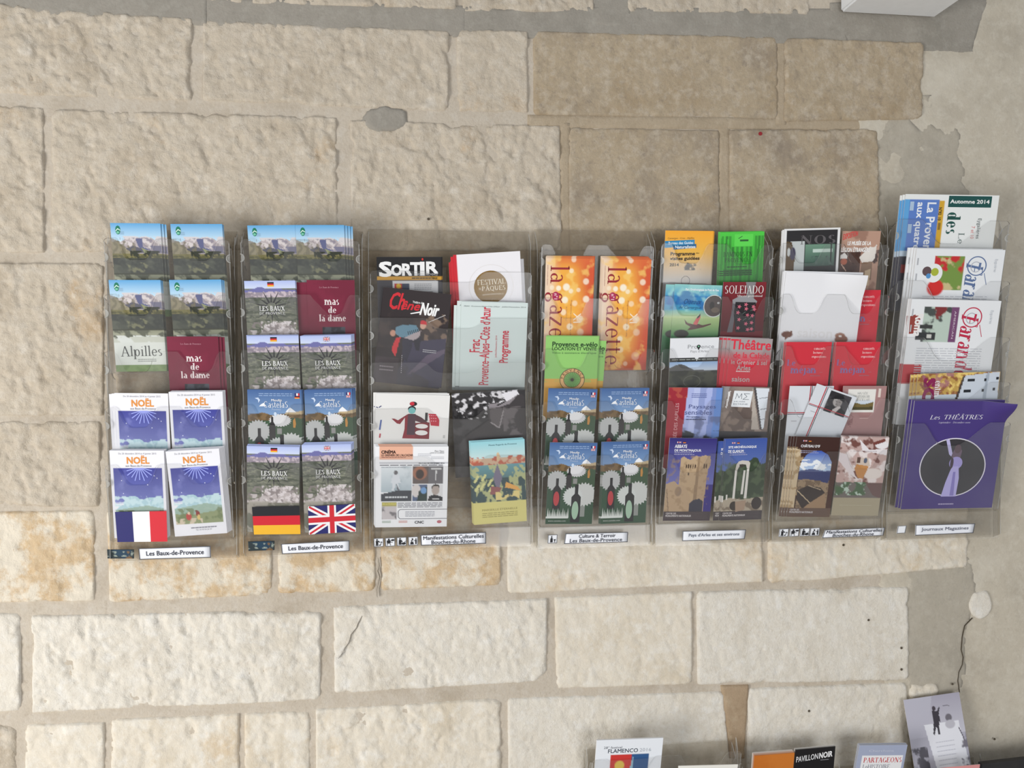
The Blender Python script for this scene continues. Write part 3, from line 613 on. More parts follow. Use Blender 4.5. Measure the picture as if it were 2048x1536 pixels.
def a_cinema():
    a = Art(630, 735, (238,239,242), 84); a.rect(32,0,324,114,(232,178,152)); a.text('CINÉMA', 50,28,172,62,(58,34,30),bold=.18); a.text('LE GRENIER DE L’ALCAZAR', 50,68,322,86,(58,34,30),bold=.16); a.lines(52,94,260,102,1,(140,80,70),.7)
    a.text('Place Thiars', 510,34,592,48,(70,70,74),shear=.2); a.text('13430 EYGUIÈRES', 470,50,594,62,(70,70,74)); a.lines(365,64,480,92,2,(196,198,204)); a.lines(480,92,592,120,2,(196,198,204))
    a.rect(36,140,630,156,(196,198,204)); a.text('DU 3 AU 30 DÉCEMBRE 2014', 375,142,596,155,(40,40,46),bold=.16); a.lines(38,164,585,176,1,(110,112,120),.6); a.lines(50,184,260,194,1,(170,174,182),.6)
    a.grad(180, 410, (224,230,234), (176,190,198), 48, 314); a.blot(48,180,314,400,4,(150,166,176),.5,.7,.8,4); a.ridge([(48,430),(180,400),(314,400)], (66,70,78), 500, 1, 0, 48, 314)
    a.ell(176,235,17,20,(110,108,112)); a.poly([(150,255),(205,255),(222,330),(196,330),(212,400),(192,402),(178,330),(160,400),(142,400),(150,330),(134,330)], (216,220,226)); a.poly([(178,330),(212,400),(192,402)], (110,114,122)); a.lines(85,450,280,468,1,(206,210,214),.9)
    a.rect(320,180,592,338,(104,94,92)); a.ell(385,240,62,60,(164,112,90)); a.ell(385,250,36,44,(70,60,58)); a.rect(456,180,592,338,(112,110,114)); a.line(528,220,524,300,9,(214,214,214)); a.rect(480,196,574,206,(206,206,206))
    a.rect(320,344,455,500,(90,106,136)); a.ell(355,400,40,60,(214,208,206)); a.poly([(380,400),(455,360),(455,500),(360,500)], (50,66,64)); a.ell(420,400,26,30,(120,160,206))
    a.rect(455,344,592,500,(220,220,222)); a.poly([(455,500),(470,450),(520,436),(592,460),(592,500)], (46,46,52)); a.ell(525,395,34,46,(176,164,158)); a.poly([(488,390),(495,352),(525,340),(558,352),(562,390),(548,362),(505,362)], (50,44,42)); a.rect(500,388,550,394,(60,54,52)); a.rect(495,470,556,482,(226,226,226))
    a.rect(58,506,186,660,(120,116,120)); a.rect(58,506,186,545,(176,168,104)); a.blot(58,545,186,660,7,(200,194,196),.5,.6); a.text('DE LA MUSIQUE', 64,512,180,528,(236,226,120),bold=.16)
    a.lines(195,510,585,560,4,(130,132,140),.45); g = (90,92,100)
    for L in ((215,572,630,572),(215,658,630,658),(200,590,200,640),(200,590,215,572),(200,640,215,658)): a.vline(*L, 4, g)
    a.lines(262,592,520,645,4,(170,172,180),.4); a.lines(60,676,136,700,2,(150,170,150)); a.lines(205,676,280,700,2,(214,150,140)); a.text('CNC', 345,678,424,702,(60,60,66),bold=.16); a.vell(562,688,20,14,(190,110,120)); return a
def a_museum():
    a = Art(460, 740, (140,180,186)); a.grad(0, 150, (150,208,218), (196,220,220)); a.rect(0,150,460,215,(206,176,150)); a.blot(0,140,460,215,14,(188,104,84),.46,.56); a.poly([(215,120),(230,100),(245,120),(246,180),(214,180)], (214,186,150))
    a.grad(210, 330, (110,160,170), (96,128,130)); a.rect(0,330,460,545,(66,86,90)); a.blot(0,210,460,540,12,(186,190,140),.56,.62,.9,4,.7)
    for x, y in ((40,410),(85,400),(150,370),(160,420),(36,330),(100,320)): a.line(x-12, y+22, x+14, y-20, 22, (214,212,150))
    a.poly([(220,200),(260,330),(220,460),(180,330)], (126,120,140)); a.poly([(290,370),(390,420),(420,460),(280,420)], (226,170,96)); a.poly([(160,400),(250,420),(230,470),(150,480)], (150,96,96)); a.blot(200,460,400,530,9,(226,208,140),.5,.56)
    a.rect(0,545,460,740,(216,208,136)); a.text('Musée Regards de Provence', 152,28,392,46,(60,96,106)); a.text('MARSEILLE ÉTERNELLE', 76,600,382,622,(150,142,84)); a.lines(76,640,382,690,3,(170,162,100),.4); return a
def a_gazette():
    a = Art(435, 1010, (246,176,66)); t = np.clip(a.X/435, 0, 1); tt = np.clip(a.Y/1010, 0, 1)
    k = (sstep(.0, .35, t))[..., None]; a.I = lin((240,214,188))*(1-k)+a.I*k
    a.put(sstep(.55, 1.0, t+.35*np.abs(tt-.45)-.05), (218,86,46)); a.put(sstep(.78, 1.02, tt), (186,58,40), .85); a.put(sstep(.12, 0, tt)*(t > .2), (224,110,54), .8); a.blot(0,0,435,1010,5,(250,206,110),.5,.68,.7,3)
    for x, y, r, q in ((250,12,22,.6),(232,110,20,.7),(366,204,26,.7),(190,255,30,.95),(120,265,22,.95),(232,290,20,.7),(60,260,20,.6),(180,370,28,.9),(372,362,28,.8),(270,400,24,.5),(300,280,18,.6),(170,480,26,.6),(320,540,30,.6),(232,610,28,.8),(180,720,24,.85),(330,660,30,.45),(190,820,26,.5),(240,950,20,.4),(330,880,36,.3)):
        a.ell(x, y, r, r*1.05, (254,244,220), q, .25)
    a.text('la gazette', -4,68,214,958,(152,32,44),'serif',rot=90,bold=.085,thin=.03)
    a.vell(96,336,32,40,(176,40,84)); a.text('n°1', 82,312,112,362,(250,220,230),rot=90,bold=.14)
    a.text('Programme culturel de la ville', 230,372,246,700,(170,110,70),rot=90); a.text('des Baux-de-Provence', 192,430,206,560,(200,150,90),rot=90); a.text('XI', 262,485,330,575,(252,232,206),rot=90)
    a.text('octobre novembre décembre', 14,60,24,240,(170,120,100),rot=90); return a
def a_velo():
    a = Art(470, 800, (148,204,112)); a.rect(0,405,470,800,(218,168,76)); a.blot(0,395,470,440,4,(150,190,100),.5,.6,.6); d = (40,74,36)
    a.text('Provence e-vélo', 58,52,458,96,d,bold=.17); a.text('LOCATION ET VENTE', 58,102,452,132,d,bold=.14); a.text('Vélos à assistance électrique', 58,146,452,172,(86,128,74))
    a.vell(248,412,112,110,(50,70,40)); a.vell(248,412,107,105,(226,178,120)); a.ring(248,412,78,76,5,(56,60,36)); a.vell(248,412,72,70,(120,176,96))
    for k in range(24): an = 2*math.pi*k/24; a.vline(248, 412, 248+70*math.cos(an), 412+68*math.sin(an), 2.2, (60,64,44))
    a.vell(248,412,15,15,(60,56,44))
    for k, ch in enumerate('PROVENCE'):
        an = math.radians(-168+k*156/7); v, f = sans(ch); v = (v-(v.min(0)+v.max(0))/2)*34; c_, s_ = math.cos(an+math.pi/2), math.sin(an+math.pi/2)
        a._add(np.stack([248+93*math.cos(an)+v[:, 0]*c_+v[:, 1]*s_, 412+91*math.sin(an)+v[:, 0]*s_-v[:, 1]*c_], 1), f, (90,50,30))
    return a
def a_natur():
    a = Art(455, 800, (196,192,188)); a.grad(0, 210, (252,172,36), (236,184,76)); a.grad(210, 460, (236,184,76), (196,190,182)); a.grad(460, 800, (196,190,182), (150,148,146))
    a.text('Camargue - Crau - Alpilles', 25,64,275,86,(120,86,30),rise=6); a.vpoly([(0,98),(280,82),(282,140),(0,162)], (38,136,186)); a.vpoly([(78,140),(298,122),(300,158),(80,178)], (28,98,146)); a.text('Bureau des Guides', 34,104,268,128,(236,244,248),bold=.14,rise=6); a.text('Naturalistes', 98,140,290,166,(236,244,248),bold=.16,rise=6)
    d = (64,50,34); a.text('Programme', 58,200,288,242,d,bold=.17,rise=5); a.text('des', 300,200,330,214,d); a.text('visites guidées', 56,244,334,284,d,bold=.16,rise=5); a.text('2014', 54,304,140,332,d,bold=.17)
    a.blot(170,300,350,372,9,(80,76,72),.46,.56); a.line(165,370,350,362,3,(110,106,102)); a.ring(214,470,42,46,4,(80,72,70)); a.ridge([(0,480),(455,500)], (150,148,148)); return a
def a_bambou():
    a = Art(400, 800, (62,176,54)); a.grad(0, 500, (76,206,66), (44,146,42))
    for k, x in enumerate((12,48,80,110,150,190,235,270,318,345,376)): a.poly([(x,40 if k > 7 or k < 3 else 140),(x+22,40 if k > 7 or k < 3 else 140),(x+8,800),(x-18,800)], (34,112,36) if k % 2 else (46,140,44), .8)
    a.rect(128,20,300,138,(92,218,80)); a.vrect(180,72,256,90,(40,96,44)); a.vline(165,62,200,40,6,(40,96,44)); d = (20,66,26); a.text('BAMBOUS EN', 34,188,296,236,d,'serif',bold=.09); a.text('PROVENCE', 46,246,270,288,d,'serif',bold=.09); a.rect(40,360,300,420,(26,90,32),.7); a.lines(70,330,250,350,1,d); a.lines(0,370,300,430,3,d,.4); return a
def a_flam():
    a = Art(510, 800, (84,150,92)); a.grad(0, 110, (146,208,204), (74,158,200)); a.grad(110, 250, (44,128,190), (70,160,196)); a.grad(250, 320, (110,180,180), (190,208,146)); a.grad(320, 500, (176,200,136), (74,138,84)); a.grad(500, 800, (60,120,76), (40,80,60)); a.blot(0,0,510,260,4,(164,216,214),.5,.66,.8,5); a.blot(0,60,510,240,5,(30,96,170),.55,.7,.7,8)
    a.text('Parc Ornithologique de Pont de Gau', 118,36,474,62,(236,244,248),bold=.16); a.text('Oiseaux', 112,138,300,190,(30,70,120),shear=.4); a.text('de Camargue', 60,206,300,244,(36,90,130),shear=.4)
    a.vell(436,202,112,110,(216,222,220)); a.vell(436,202,103,101,(78,66,64)); a.vell(415,196,26,36,(40,34,34)); a.vell(455,240,44,26,(110,96,84)); a.vell(482,170,14,10,(190,190,190))
    a.vpoly([(130,335),(165,372),(230,385),(290,380),(330,392),(420,372),(424,382),(340,412),(260,430),(170,445),(205,410),(150,385)], (92,56,54)); a.vpoly([(228,382),(262,318),(298,280),(302,318),(270,392)], (206,92,92)); a.vpoly([(262,318),(298,278),(300,300),(270,330)], (52,40,42)); a.ell(110,480,80,40,(50,50,44)); return a
def a_soleiado():
    a = Art(395, 800, (112,16,28)); a.grad(0, 460, (128,20,34), (82,10,20)); a.vpoly([(205,0),(300,0),(285,70),(290,150),(215,150),(222,70)], (134,130,132)); a.vpoly([(92,165),(150,135),(260,130),(322,180),(310,205),(95,205)], (148,148,152)); a.vpoly([(95,200),(130,205),(110,470),(60,470),(90,300)], (104,100,106)); a.vpoly([(122,185),(310,190),(316,470),(140,470),(112,300)], (28,22,28))
    for x, y in ((160,230),(220,210),(225,250),(150,285),(290,230),(300,255),(240,310),(285,315),(165,350),(230,390),(282,380),(160,430),(285,440),(250,445)):
        a.vpoly([(x+(22 if k % 2 == 0 else 10)*math.cos(k*math.pi/5), y+(22 if k % 2 == 0 else 10)*math.sin(k*math.pi/5)) for k in range(10)], (206,104,124))
    for x, y in ((200,360),(265,270),(190,300),(250,350)): a.vline(x, y, x+30, y-24, 6, (86,104,96))
    w = (242,238,236); a.text('SOLEIADO', 18,32,372,108,w,'serif',bold=.1,thin=.025); a.text('Musée provençal', 134,118,366,144,w,'serif',bold=.1); return a
def a_prov():
    a = Art(450, 800, (232,234,238)); a.text('Provence', 164,66,408,104,(150,152,156)); a.vell(264,84,18,17,(30,34,34)); a.vpoly([(249,92),(279,92),(264,122)], (30,34,34)); a.vell(264,83,8,7,(120,190,150)); a.text('Pays d’Arles', 190,120,358,150,(160,162,166)); a.vrect(0,194,450,234,(44,46,46)); a.vpoly([(232,194),(270,194),(251,226)], (232,234,238)); a.lines(20,206,440,220,1,(150,154,150),.7)
    a.grad(234, 320, (150,184,226), (206,218,232)); a.ridge([(0,290),(60,262),(110,256),(170,285),(230,310),(300,318),(450,322)], (92,92,92), 1e9, 1, 6); a.ridge([(0,330),(150,318),(300,335),(450,330)], (70,72,60)); a.blot(0,320,450,800,8,(50,52,46),.45,.6); a.ring(215,430,80,60,4,(110,112,104)); return a
def a_theatre():
    a = Art(385, 800, (168,158,158)); a.grad(120, 230, (168,158,158), (212,66,84)); a.rect(0,228,385,800,(212,44,64)); r = (222,48,70); g = (196,176,176)
    a.text('Théâtre', 4,14,370,112,r,bold=.15); a.text('de la Calade', 40,142,368,200,r,bold=.13); a.text('le Grenier à sel', 26,216,352,264,g,bold=.12); a.text('Arles', 80,272,206,322,g,bold=.14); a.lines(78,330,205,342,1,(236,220,220),.8); a.text('saison', 46,390,208,438,g,bold=.14); return a
def a_paysage():
    a = Art(475, 800, (150,164,218))
    for k, (x, c) in enumerate(((150,(176,186,232)),(205,(190,200,240)),(262,(150,164,214)),(318,(176,188,236)),(372,(132,152,210)),(425,(106,146,214)))): a.poly([(x+20,0),(x+90,0),(x+60,800),(x-40,800)], c)
    a.poly([(425,0),(475,0),(475,800),(400,800)], (108,148,216)); a.poly([(0,0),(170,0),(128,800),(0,800)], (160,36,52)); a.blot(0,0,170,100,14,(190,90,70),.5,.6,.7); a.blot(150,280,475,460,5,(96,104,140),.45,.65,.7); a.blot(150,420,475,800,6,(50,56,62),.4,.55)
    a.text('MUSÉE DES ALPILLES', 62,150,100,560,(226,176,180),rot=-90); a.lines(205,56,340,104,3,(100,112,170),.4); a.text('Paysages', 188,164,430,212,(86,96,148)); a.text('sensibles', 156,216,400,262,(86,96,148)); a.text('Photographies', 176,276,290,292,(60,66,104)); a.lines(172,304,350,318,1,(80,86,120),.7); return a
def a_me():
    a = Art(450, 800, (124,110,104)); a.blot(0,0,450,800,4,(150,134,124),.45,.65); a.poly([(0,0),(60,0),(20,200),(0,300)], (150,146,146)); a.poly([(100,200),(290,200),(330,440),(0,440),(40,330)], (104,90,84)); a.blot(0,200,330,440,8,(134,118,108),.5,.65); a.poly([(280,0),(300,0),(400,420),(380,420)], (76,72,74)); a.poly([(302,10),(425,10),(420,160),(410,420),(395,410)], (226,232,240)); a.poly([(270,0),(285,60),(370,420),(300,420)], (186,176,166))
    for y in (110,220,320): a.line(330+y*.15, y, 420, y-12, 7, (130,134,140))
    a.poly([(52,48),(72,44),(50,210),(38,205)], (232,230,228)); a.vpoly([(104,38),(278,40),(264,200),(86,196)], (236,240,244)); g = (70,80,92)
    for L in ((122,120,130,64),(130,64,152,108),(152,108,176,64),(176,64,178,120),(196,66,250,66),(196,66,226,94),(226,94,190,122),(190,122,246,122)): a.vline(*L, 4, g)
    a.text('MUSÉE', 112,136,214,150,(120,130,142)); a.text('ESTRINE', 108,162,240,176,(120,130,142)); a.rect(0,440,450,800,(60,58,62)); return a
def cmn(a, t1, t2, b1, b2, col=(246,246,250)):
    flag(a, 'fr', 62,32,80,46); flag(a, 'uk', 84,32,104,46); flag(a, 'de', 120,32,146,46)
    a.text(t1, *b1, col, bold=.14); a.text(t2, *b2, col, bold=.14) if t2 else None
    a.lines(50,132,210,142,1,(170,170,200),.6); a.lines(48,148,230,158,1,(170,170,200),.6)
    for y in range(6):
        for x in range(46): a.vrect(12+x*8.4, 700+y*11, 14.6+x*8.4, 703+y*11, (140,130,130))
    a.text('CENTRE DES', 20,700,112,716,(214,206,206),bold=.15); a.text('MONUMENTS NATIONAUX', 18,722,250,740,(224,218,218),bold=.15); return a
def a_abbaye():
    a = Art(425, 780, (60,50,130)); a.grad(0, 430, (44,36,116), (112,116,186)); a.poly([(112,240),(112,190),(140,170),(170,190),(200,200),(250,160),(270,172),(330,158),(380,164),(385,250),(365,300),(352,690),(112,690)], (190,164,132)); a.poly([(268,176),(284,170),(284,690),(250,690)], (150,126,100)); a.poly([(284,170),(380,164),(385,250),(365,300),(352,690),(284,690)], (182,156,126))
    for k in range(5): a.ell(168+k*20,262,6,22,(70,54,44)); 
    a.ell(330,260,8,24,(84,66,54)); a.ell(350,258,7,24,(84,66,54)); a.rect(190,325,202,350,(80,66,54)); a.ridge([(0,430),(30,410),(70,400),(110,440),(180,450),(230,560),(240,700)], (186,160,130), 700, 1, 10, 0, 240); a.ell(115,500,30,45,(150,128,108)); a.line(10,480,40,690,7,(130,108,90)); a.blot(0,160,385,690,12,(160,134,104),.56,.68,.6); a.poly([(225,690),(228,610),(260,580),(310,568),(345,590),(348,690)], (62,62,76)); a.rect(0,690,425,780,(78,68,72))
    return cmn(a, 'ABBAYE', 'DE MONTMAJOUR', (50,60,158,90), (50,102,288,130))
def a_glanum():
    a = Art(425, 780, (64,88,164)); a.grad(0, 330, (58,84,162), (96,118,178)); a.ridge([(0,300),(60,270),(130,240),(210,230),(290,190),(330,170),(380,240),(425,230)], (56,70,52), 600, 1, 20); a.blot(0,220,425,600,10,(84,100,74),.5,.62,.8); a.ridge([(0,590),(80,560),(200,580),(425,560)], (178,166,148)); a.blot(0,560,425,700,9,(130,116,100),.5,.62)
    c = (224,220,214); a.vpoly([(118,300),(140,296),(132,570),(108,570)], c); a.vpoly([(205,300),(226,300),(214,530),(190,530)], c); a.vpoly([(238,290),(262,288),(254,570),(226,570)], c); a.vpoly([(118,300),(130,240),(150,215),(185,205),(250,212),(268,232),(262,288),(238,286),(225,246),(180,240),(156,270),(140,300)], (204,198,190)); a.vpoly([(160,242),(222,246),(200,270),(160,275)], (70,66,60))
    a.vell(130,640,44,44,(58,50,46)); a.vpoly([(140,600),(250,590),(240,680),(150,700)], (168,144,124)); a.vell(360,620,52,60,(56,48,46)); a.vrect(0,540,16,600,c); a.vrect(42,530,58,580,c); a.rect(0,690,425,780,(70,62,66))
    return cmn(a, 'SITE ARCHÉOLOGIQUE', 'DE GLANUM', (36,62,318,92), (36,104,190,130))
def a_chateau():
    a = Art(425, 780, (62,34,28)); a.poly([(0,110),(60,130),(60,690),(0,690)], (206,186,154)); a.blot(0,100,90,690,12,(172,146,110),.5,.6)
    P = [(70,690),(64,300),(78,230),(120,170),(190,135),(260,135),(330,170),(372,240),(372,690)]; m = a.inside(P)
    sky = np.clip((a.Y-130)/210, 0, 1)[..., None]; a.I = np.where(m[..., None], lin((48,84,180))*(1-sky)+lin((190,212,234))*sky, a.I)
    a.put(m & (fbm(a.X/60, a.Y/30, 4) > .56) & (a.Y > 220), (236,240,244)); a.put(m & (a.Y > 318+8*np.sin(a.X/40)), (88,98,140)); a.put(m & (a.Y > 335), (48,58,110)); a.put(m & (a.Y > 430-20*np.sin(a.X/90)), (156,134,108)); a.put(m & (a.Y > 420) & (fbm(a.X/30, a.Y/30, 6) > .52), (120,100,80))
    a.poly([(70,520),(170,470),(300,490),(350,540),(210,640),(140,700),(70,600)], (58,48,46)); a.line(70,520,210,640,9,(196,176,146)); a.line(170,470,300,510,7,(186,166,140)); a.poly([(210,640),(350,540),(372,700),(140,700)], (160,132,104)); a.rect(0,690,425,780,(106,84,72)); a.poly([(372,240),(425,200),(425,690),(372,690)], (74,46,38))
    return cmn(a, 'CHÂTEAU D’IF', '', (50,70,236,100), None)
def a_shell():
    a = Art(425, 760, (196,168,162)); a.blot(0,0,425,440,5,(232,222,220),.46,.56,1,3); a.blot(0,0,425,440,6,(120,76,68),.56,.66,1,7); a.poly([(0,150),(70,170),(160,360),(200,410),(120,360),(0,230)], (226,216,218)); a.poly([(160,20),(260,120),(420,110),(420,170),(200,130)], (236,230,232)); a.ell(370,75,60,36,(236,232,234)); a.line(300,60,380,30,30,(120,62,54)); a.ell(320,350,90,52,(230,220,214))
    a.poly([(150,300),(170,250),(280,270),(240,400),(190,390)], (196,140,84)); a.poly([(160,210),(260,190),(290,280),(160,260)], (206,190,176)); a.rect(165,195,196,250,(96,74,66)); a.ell(240,225,16,26,(90,100,120)); a.rect(0,440,425,590,(116,108,104)); a.blot(0,430,280,560,8,(78,104,74),.4,.55); a.blot(0,430,280,560,14,(186,204,190),.58,.66); a.poly([(270,440),(425,440),(425,590),(350,560)], (112,86,84)); a.rect(0,588,425,760,(172,162,138)); a.text('MUSÉE DU COQUILLAGE', 120,128,330,142,(160,150,156)); a.lines(60,655,350,664,1,(186,178,156),.6); return a
def a_nosta():
    a = Art(510, 800, (236,236,236), 80); a.rect(20,16,488,800,(36,34,36)); a.poly([(60,120),(190,118),(190,420),(60,420)], (196,202,202)); a.poly([(20,120),(70,125),(105,260),(100,420),(20,420)], (92,72,48)); a.ell(85,235,26,60,(70,66,90)); a.ell(48,220,14,40,(210,214,214)); a.grad(150, 360, (112,150,128), (60,84,76), 200, 470); a.rect(270,200,450,226,(196,214,204)); a.rect(430,140,440,420,(40,44,44))
    a.text('NOS', 150,62,470,152,(96,92,94),'serif',bold=.15); a.text('TA', 260,262,450,350,(84,106,98),'serif',bold=.15); return a
def a_legion():
    a = Art(400, 800, (188,150,130)); a.blot(0,0,400,800,5,(160,122,104),.5,.7); a.rect(0,200,210,400,(82,54,44)); a.blot(0,180,400,460,7,(70,44,36),.5,.62); a.poly([(0,230),(40,205),(70,235),(70,260),(0,265)], (230,226,222)); a.ell(40,290,34,30,(176,96,70)); a.poly([(195,250),(260,190),(320,130),(372,130),(362,260),(330,300),(230,300)], (232,226,218)); a.ell(330,130,32,24,(190,150,130)); a.poly([(230,300),(340,290),(340,470),(210,470)], (140,112,90)); a.poly([(270,380),(330,360),(320,520),(260,520)], (206,182,150)); a.line(20,320,70,380,10,(206,170,150))
    a.text('EXPOSITION', 12,30,160,84,(214,80,76),bold=.14,rise=40); w = (244,240,236); a.text('LE MUSÉE DE LA', 62,88,304,132,w,shear=.12,bold=.17); a.text('LÉGION ÉTRANGÈRE', 0,146,300,196,w,shear=.12,bold=.17); return a
def a_page():
    a = Art(700, 800, (240,240,243), 84); a.ell(70,560,50,30,(110,66,50)); a.line(60,600,108,530,16,(120,76,56)); a.ell(545,555,46,26,(160,116,96)); a.ell(560,590,60,40,(140,94,76)); a.ell(545,560,14,10,(226,220,216)); a.text('saison', 160,500,470,580,(233,232,233),bold=.14)
    a.bend = lambda x, y: .012*sstep(.45, 1, x)*sstep(.35, 0, y); return a
def a_mejan():
    a = Art(410, 800, (212,46,62), thick=.002); w = (246,220,220); a.text('concerts', 254,58,356,86,w,'serif',bold=.1); a.text('lectures', 248,100,336,128,w,'serif',bold=.1); a.text('expositions', 240,146,370,180,w,'serif',bold=.1); v = (140,112,168); a.text('Le', 20,190,96,258,v,'serif',bold=.15); a.text('méjan', 56,258,292,366,v,'serif',bold=.15); a.lines(322,330,350,338,1,(190,120,130)); a.lines(240,365,330,378,1,(180,100,112),.7); return a
def a_lines(portrait):
    a = Art(400, 800, (222,226,232)); r = (190,50,64); d = (60,50,60)
    x = 96 if portrait else 190
    a.vline(x, 0, x, 800, 9, r); a.vline(x+14, 0, x+14, 800, 6, d); a.vline(0, 262, 400, 262, 9, r); a.vline(0, 276, 400, 276, 6, d)
    if portrait:
        a.rect(150,20,355,290,(70,68,72)); a.blot(150,20,355,290,5,(40,38,42),.4,.6); a.poly([(150,290),(158,225),(205,190),(240,205),(300,190),(350,225),(355,290)], (28,27,31))
        a.ell(246,135,42,58,(182,176,174)); a.ell(258,140,26,50,(150,144,142)); a.poly([(196,112),(200,70),(230,42),(280,46),(304,76),(308,112),(250,96)], (26,25,28)); a.ell(232,126,9,4,(60,56,58)); a.ell(264,128,9,4,(60,56,58)); a.line(247,132,244,152,5,(120,114,112)); a.line(234,168,258,168,4,(90,84,84))
        a.poly([(222,290),(232,235),(262,186),(286,170),(294,190),(276,230),(262,290)], (200,194,192))
    a.lines(40,340,90,360,1,(190,190,196)); return a
def a_terroir():
    a = Art(400, 800, (172,132,130)); a.rect(52,34,306,262,(236,234,228)); a.grad(140, 190, (226,232,238), (190,206,220), 64, 294); a.ridge([(64,180),(120,168),(200,182),(294,160)], (120,104,60), 236, 1, 5, 64, 294); a.ridge([(64,212),(294,205)], (80,74,44), 236, 1, 5, 64, 294); a.rect(330,24,350,110,(228,214,204)); g = (140,146,146)
    a.text('MUSÉE', 136,56,232,84,g,'serif',bold=.09); a.text('DU TERROIR', 100,92,252,118,g,'serif',bold=.09); a.text('MARSEILLAIS', 94,124,258,150,g,'serif',bold=.09); a.lines(180,318,260,334,1,(214,180,176)); a.blot(40,300,120,420,12,(140,98,98),.5,.58); return a
def a_laprov():
    a = Art(800, 1130, (236,238,236), 90, .0025); a.rect(0,52,290,1130,(92,128,200)); a.rect(0,52,40,1130,(96,166,220)); a.rect(292,58,340,1130,(214,168,50)); a.vrect(368,10,738,118,(24,80,76)); a.text('Automne 2014', 382,44,718,80,(240,242,240),bold=.17)
    w = (238,242,248); a.text('La Provence', 190,76,262,640,w,rot=90,bold=.16); a.text('aux quatre vents', 88,76,150,780,w,rot=90,bold=.16); a.text('N°92  10', 292,122,318,246,(60,50,30),rot=90,bold=.16); a.lines(300,270,320,420,1,(150,120,50)); a.text('des', 372,168,486,376,(34,84,76),'serif',rot=90,bold=.15); a.text('Le', 486,366,536,470,(90,110,106),'serif',rot=90,bold=.08); a.text('Eygalières', 630,224,670,420,(110,120,120),rot=90); a.text('7 et 10', 590,300,620,420,(220,140,140),rot=90)
    a.rect(0,540,290,600,(206,222,236)); a.rect(0,600,800,1130,(60,58,70)); a.rect(20,680,240,760,(150,60,56)); a.lines(44,70,76,500,2,(190,214,238),.4); return a
def a_farand(blue):
    c = (96,118,160) if blue else (196,44,76); a = Art(745, 1050, (236,238,240), 96, .003)
    if blue:
        a.rect(160,55,410,345,(120,150,70)); a.blot(160,55,410,345,7,(200,44,50),.48,.58,1,4); a.blot(160,55,410,345,9,(206,190,140),.6,.68,1,9); a.ell(190,330,70,70,(212,46,44)); a.vell(165,205,72,80,(238,240,240)); a.vell(105,190,38,40,(96,76,80)); a.vell(172,195,32,34,(172,184,62)); a.vell(122,230,20,22,(84,146,202))
    else:
        a.rect(110,55,400,350,(190,206,194)); a.blot(110,55,340,350,7,(74,80,78),.52,.6,1,4); a.blot(200,60,330,160,8,(130,50,52),.54,.62); a.rect(345,55,400,350,(120,74,114)); a.rect(80,210,200,240,(60,62,62)); a.rect(70,270,230,330,(54,56,58)); a.rect(160,285,200,320,(206,206,200)); a.vpoly([(-5+8,140),(60,120),(90,160),(70,280),(10,285)], (150,66,58)); a.text('Roma', 46,120,108,300,(240,236,234),rot=90,bold=.2); a.text('AMERICAN', 366,90,382,320,(220,200,216),rot=90)
        a.rect(0,540,150,700,(190,54,62))
    a.text('Farandole', 430,115,580,760,c,'serif',rot=90,bold=.13,shear=.25) ; a.ring(520,140,82,84,9,c); a.ring(512,148,44,46,6,(178,180,190)); a.vline(548,112,540,172,18,c); a.vline(590,200,620,300,5,c)
    a.lines(14,80,26,340,2,(190,192,196)); a.lines(90,400,640,640,12,(196,198,204),.3,2); a.text('Eyguières', 660,80,690,190,(196,200,206),rot=90); return a
def a_autumn():
    a = Art(690, 900, (196,160,84), 96, .002); a.blot(0,0,690,260,18,(236,206,120),.48,.58,1,3); a.blot(0,0,690,260,20,(150,96,60),.54,.62,1,8); a.blot(0,0,300,260,14,(166,104,120),.55,.64,.8,12); a.rect(0,200,690,900,(196,206,214)); a.poly([(390,30),(690,0),(690,250),(350,250)], (206,214,224)); a.poly([(330,250),(380,30),(396,30),(352,250)], (70,60,54)); a.poly([(575,8),(598,6),(590,250),(560,250)], (170,180,192))
    for x, y, w, h in ((420,60,60,24),(560,60,18,26),(660,50,22,24),(396,160,60,26),(548,158,18,26),(640,150,20,26)): a.vrect(x, y, x+w, y+h, (36,40,46))
    a.text('SC', 52,40,140,250,(140,30,84),rot=90,bold=.26); a.text('entin', 150,70,206,220,(240,236,236),'serif',rot=90,bold=.12); return a
def a_theatres():
    a = Art(780, 980, (72,56,126), 100, .003); a.vell(390,600,272,266,(58,56,60)); w = (240,238,246)
    a.text('Les', 142,126,226,164,w,'serif',bold=.09,shear=.25); a.text('THÉÂTRES', 262,112,586,164,w,'serif',bold=.09,shear=.25); a.text('Septembre - Décembre 2014', 220,182,486,204,(206,200,226),'serif',shear=.25); a.ring(390,600,278,272,9,(236,232,242),52,.02)
    a.vpoly([(302,340),(332,345),(372,470),(366,500),(345,480)], (196,190,232)); a.vpoly([(372,470),(392,420),(430,412),(452,450),(440,530),(372,530)], (112,92,110)); a.vell(414,430,28,40,(96,76,84)); a.vell(412,560,56,58,(170,160,220)); a.vpoly([(385,590),(440,590),(456,700),(450,868),(322,868),(345,740),(370,640)], (186,178,230)); a.vpoly([(400,640),(420,640),(430,860),(396,860)], (140,130,196)); a.vell(378,560,14,50,(70,56,70)); a.lines(310,932,440,948,1,(180,170,206),.7)
    a.bend = lambda x, y: .03*sstep(.72, 1.0, x)*sstep(.22, 0, y); return a
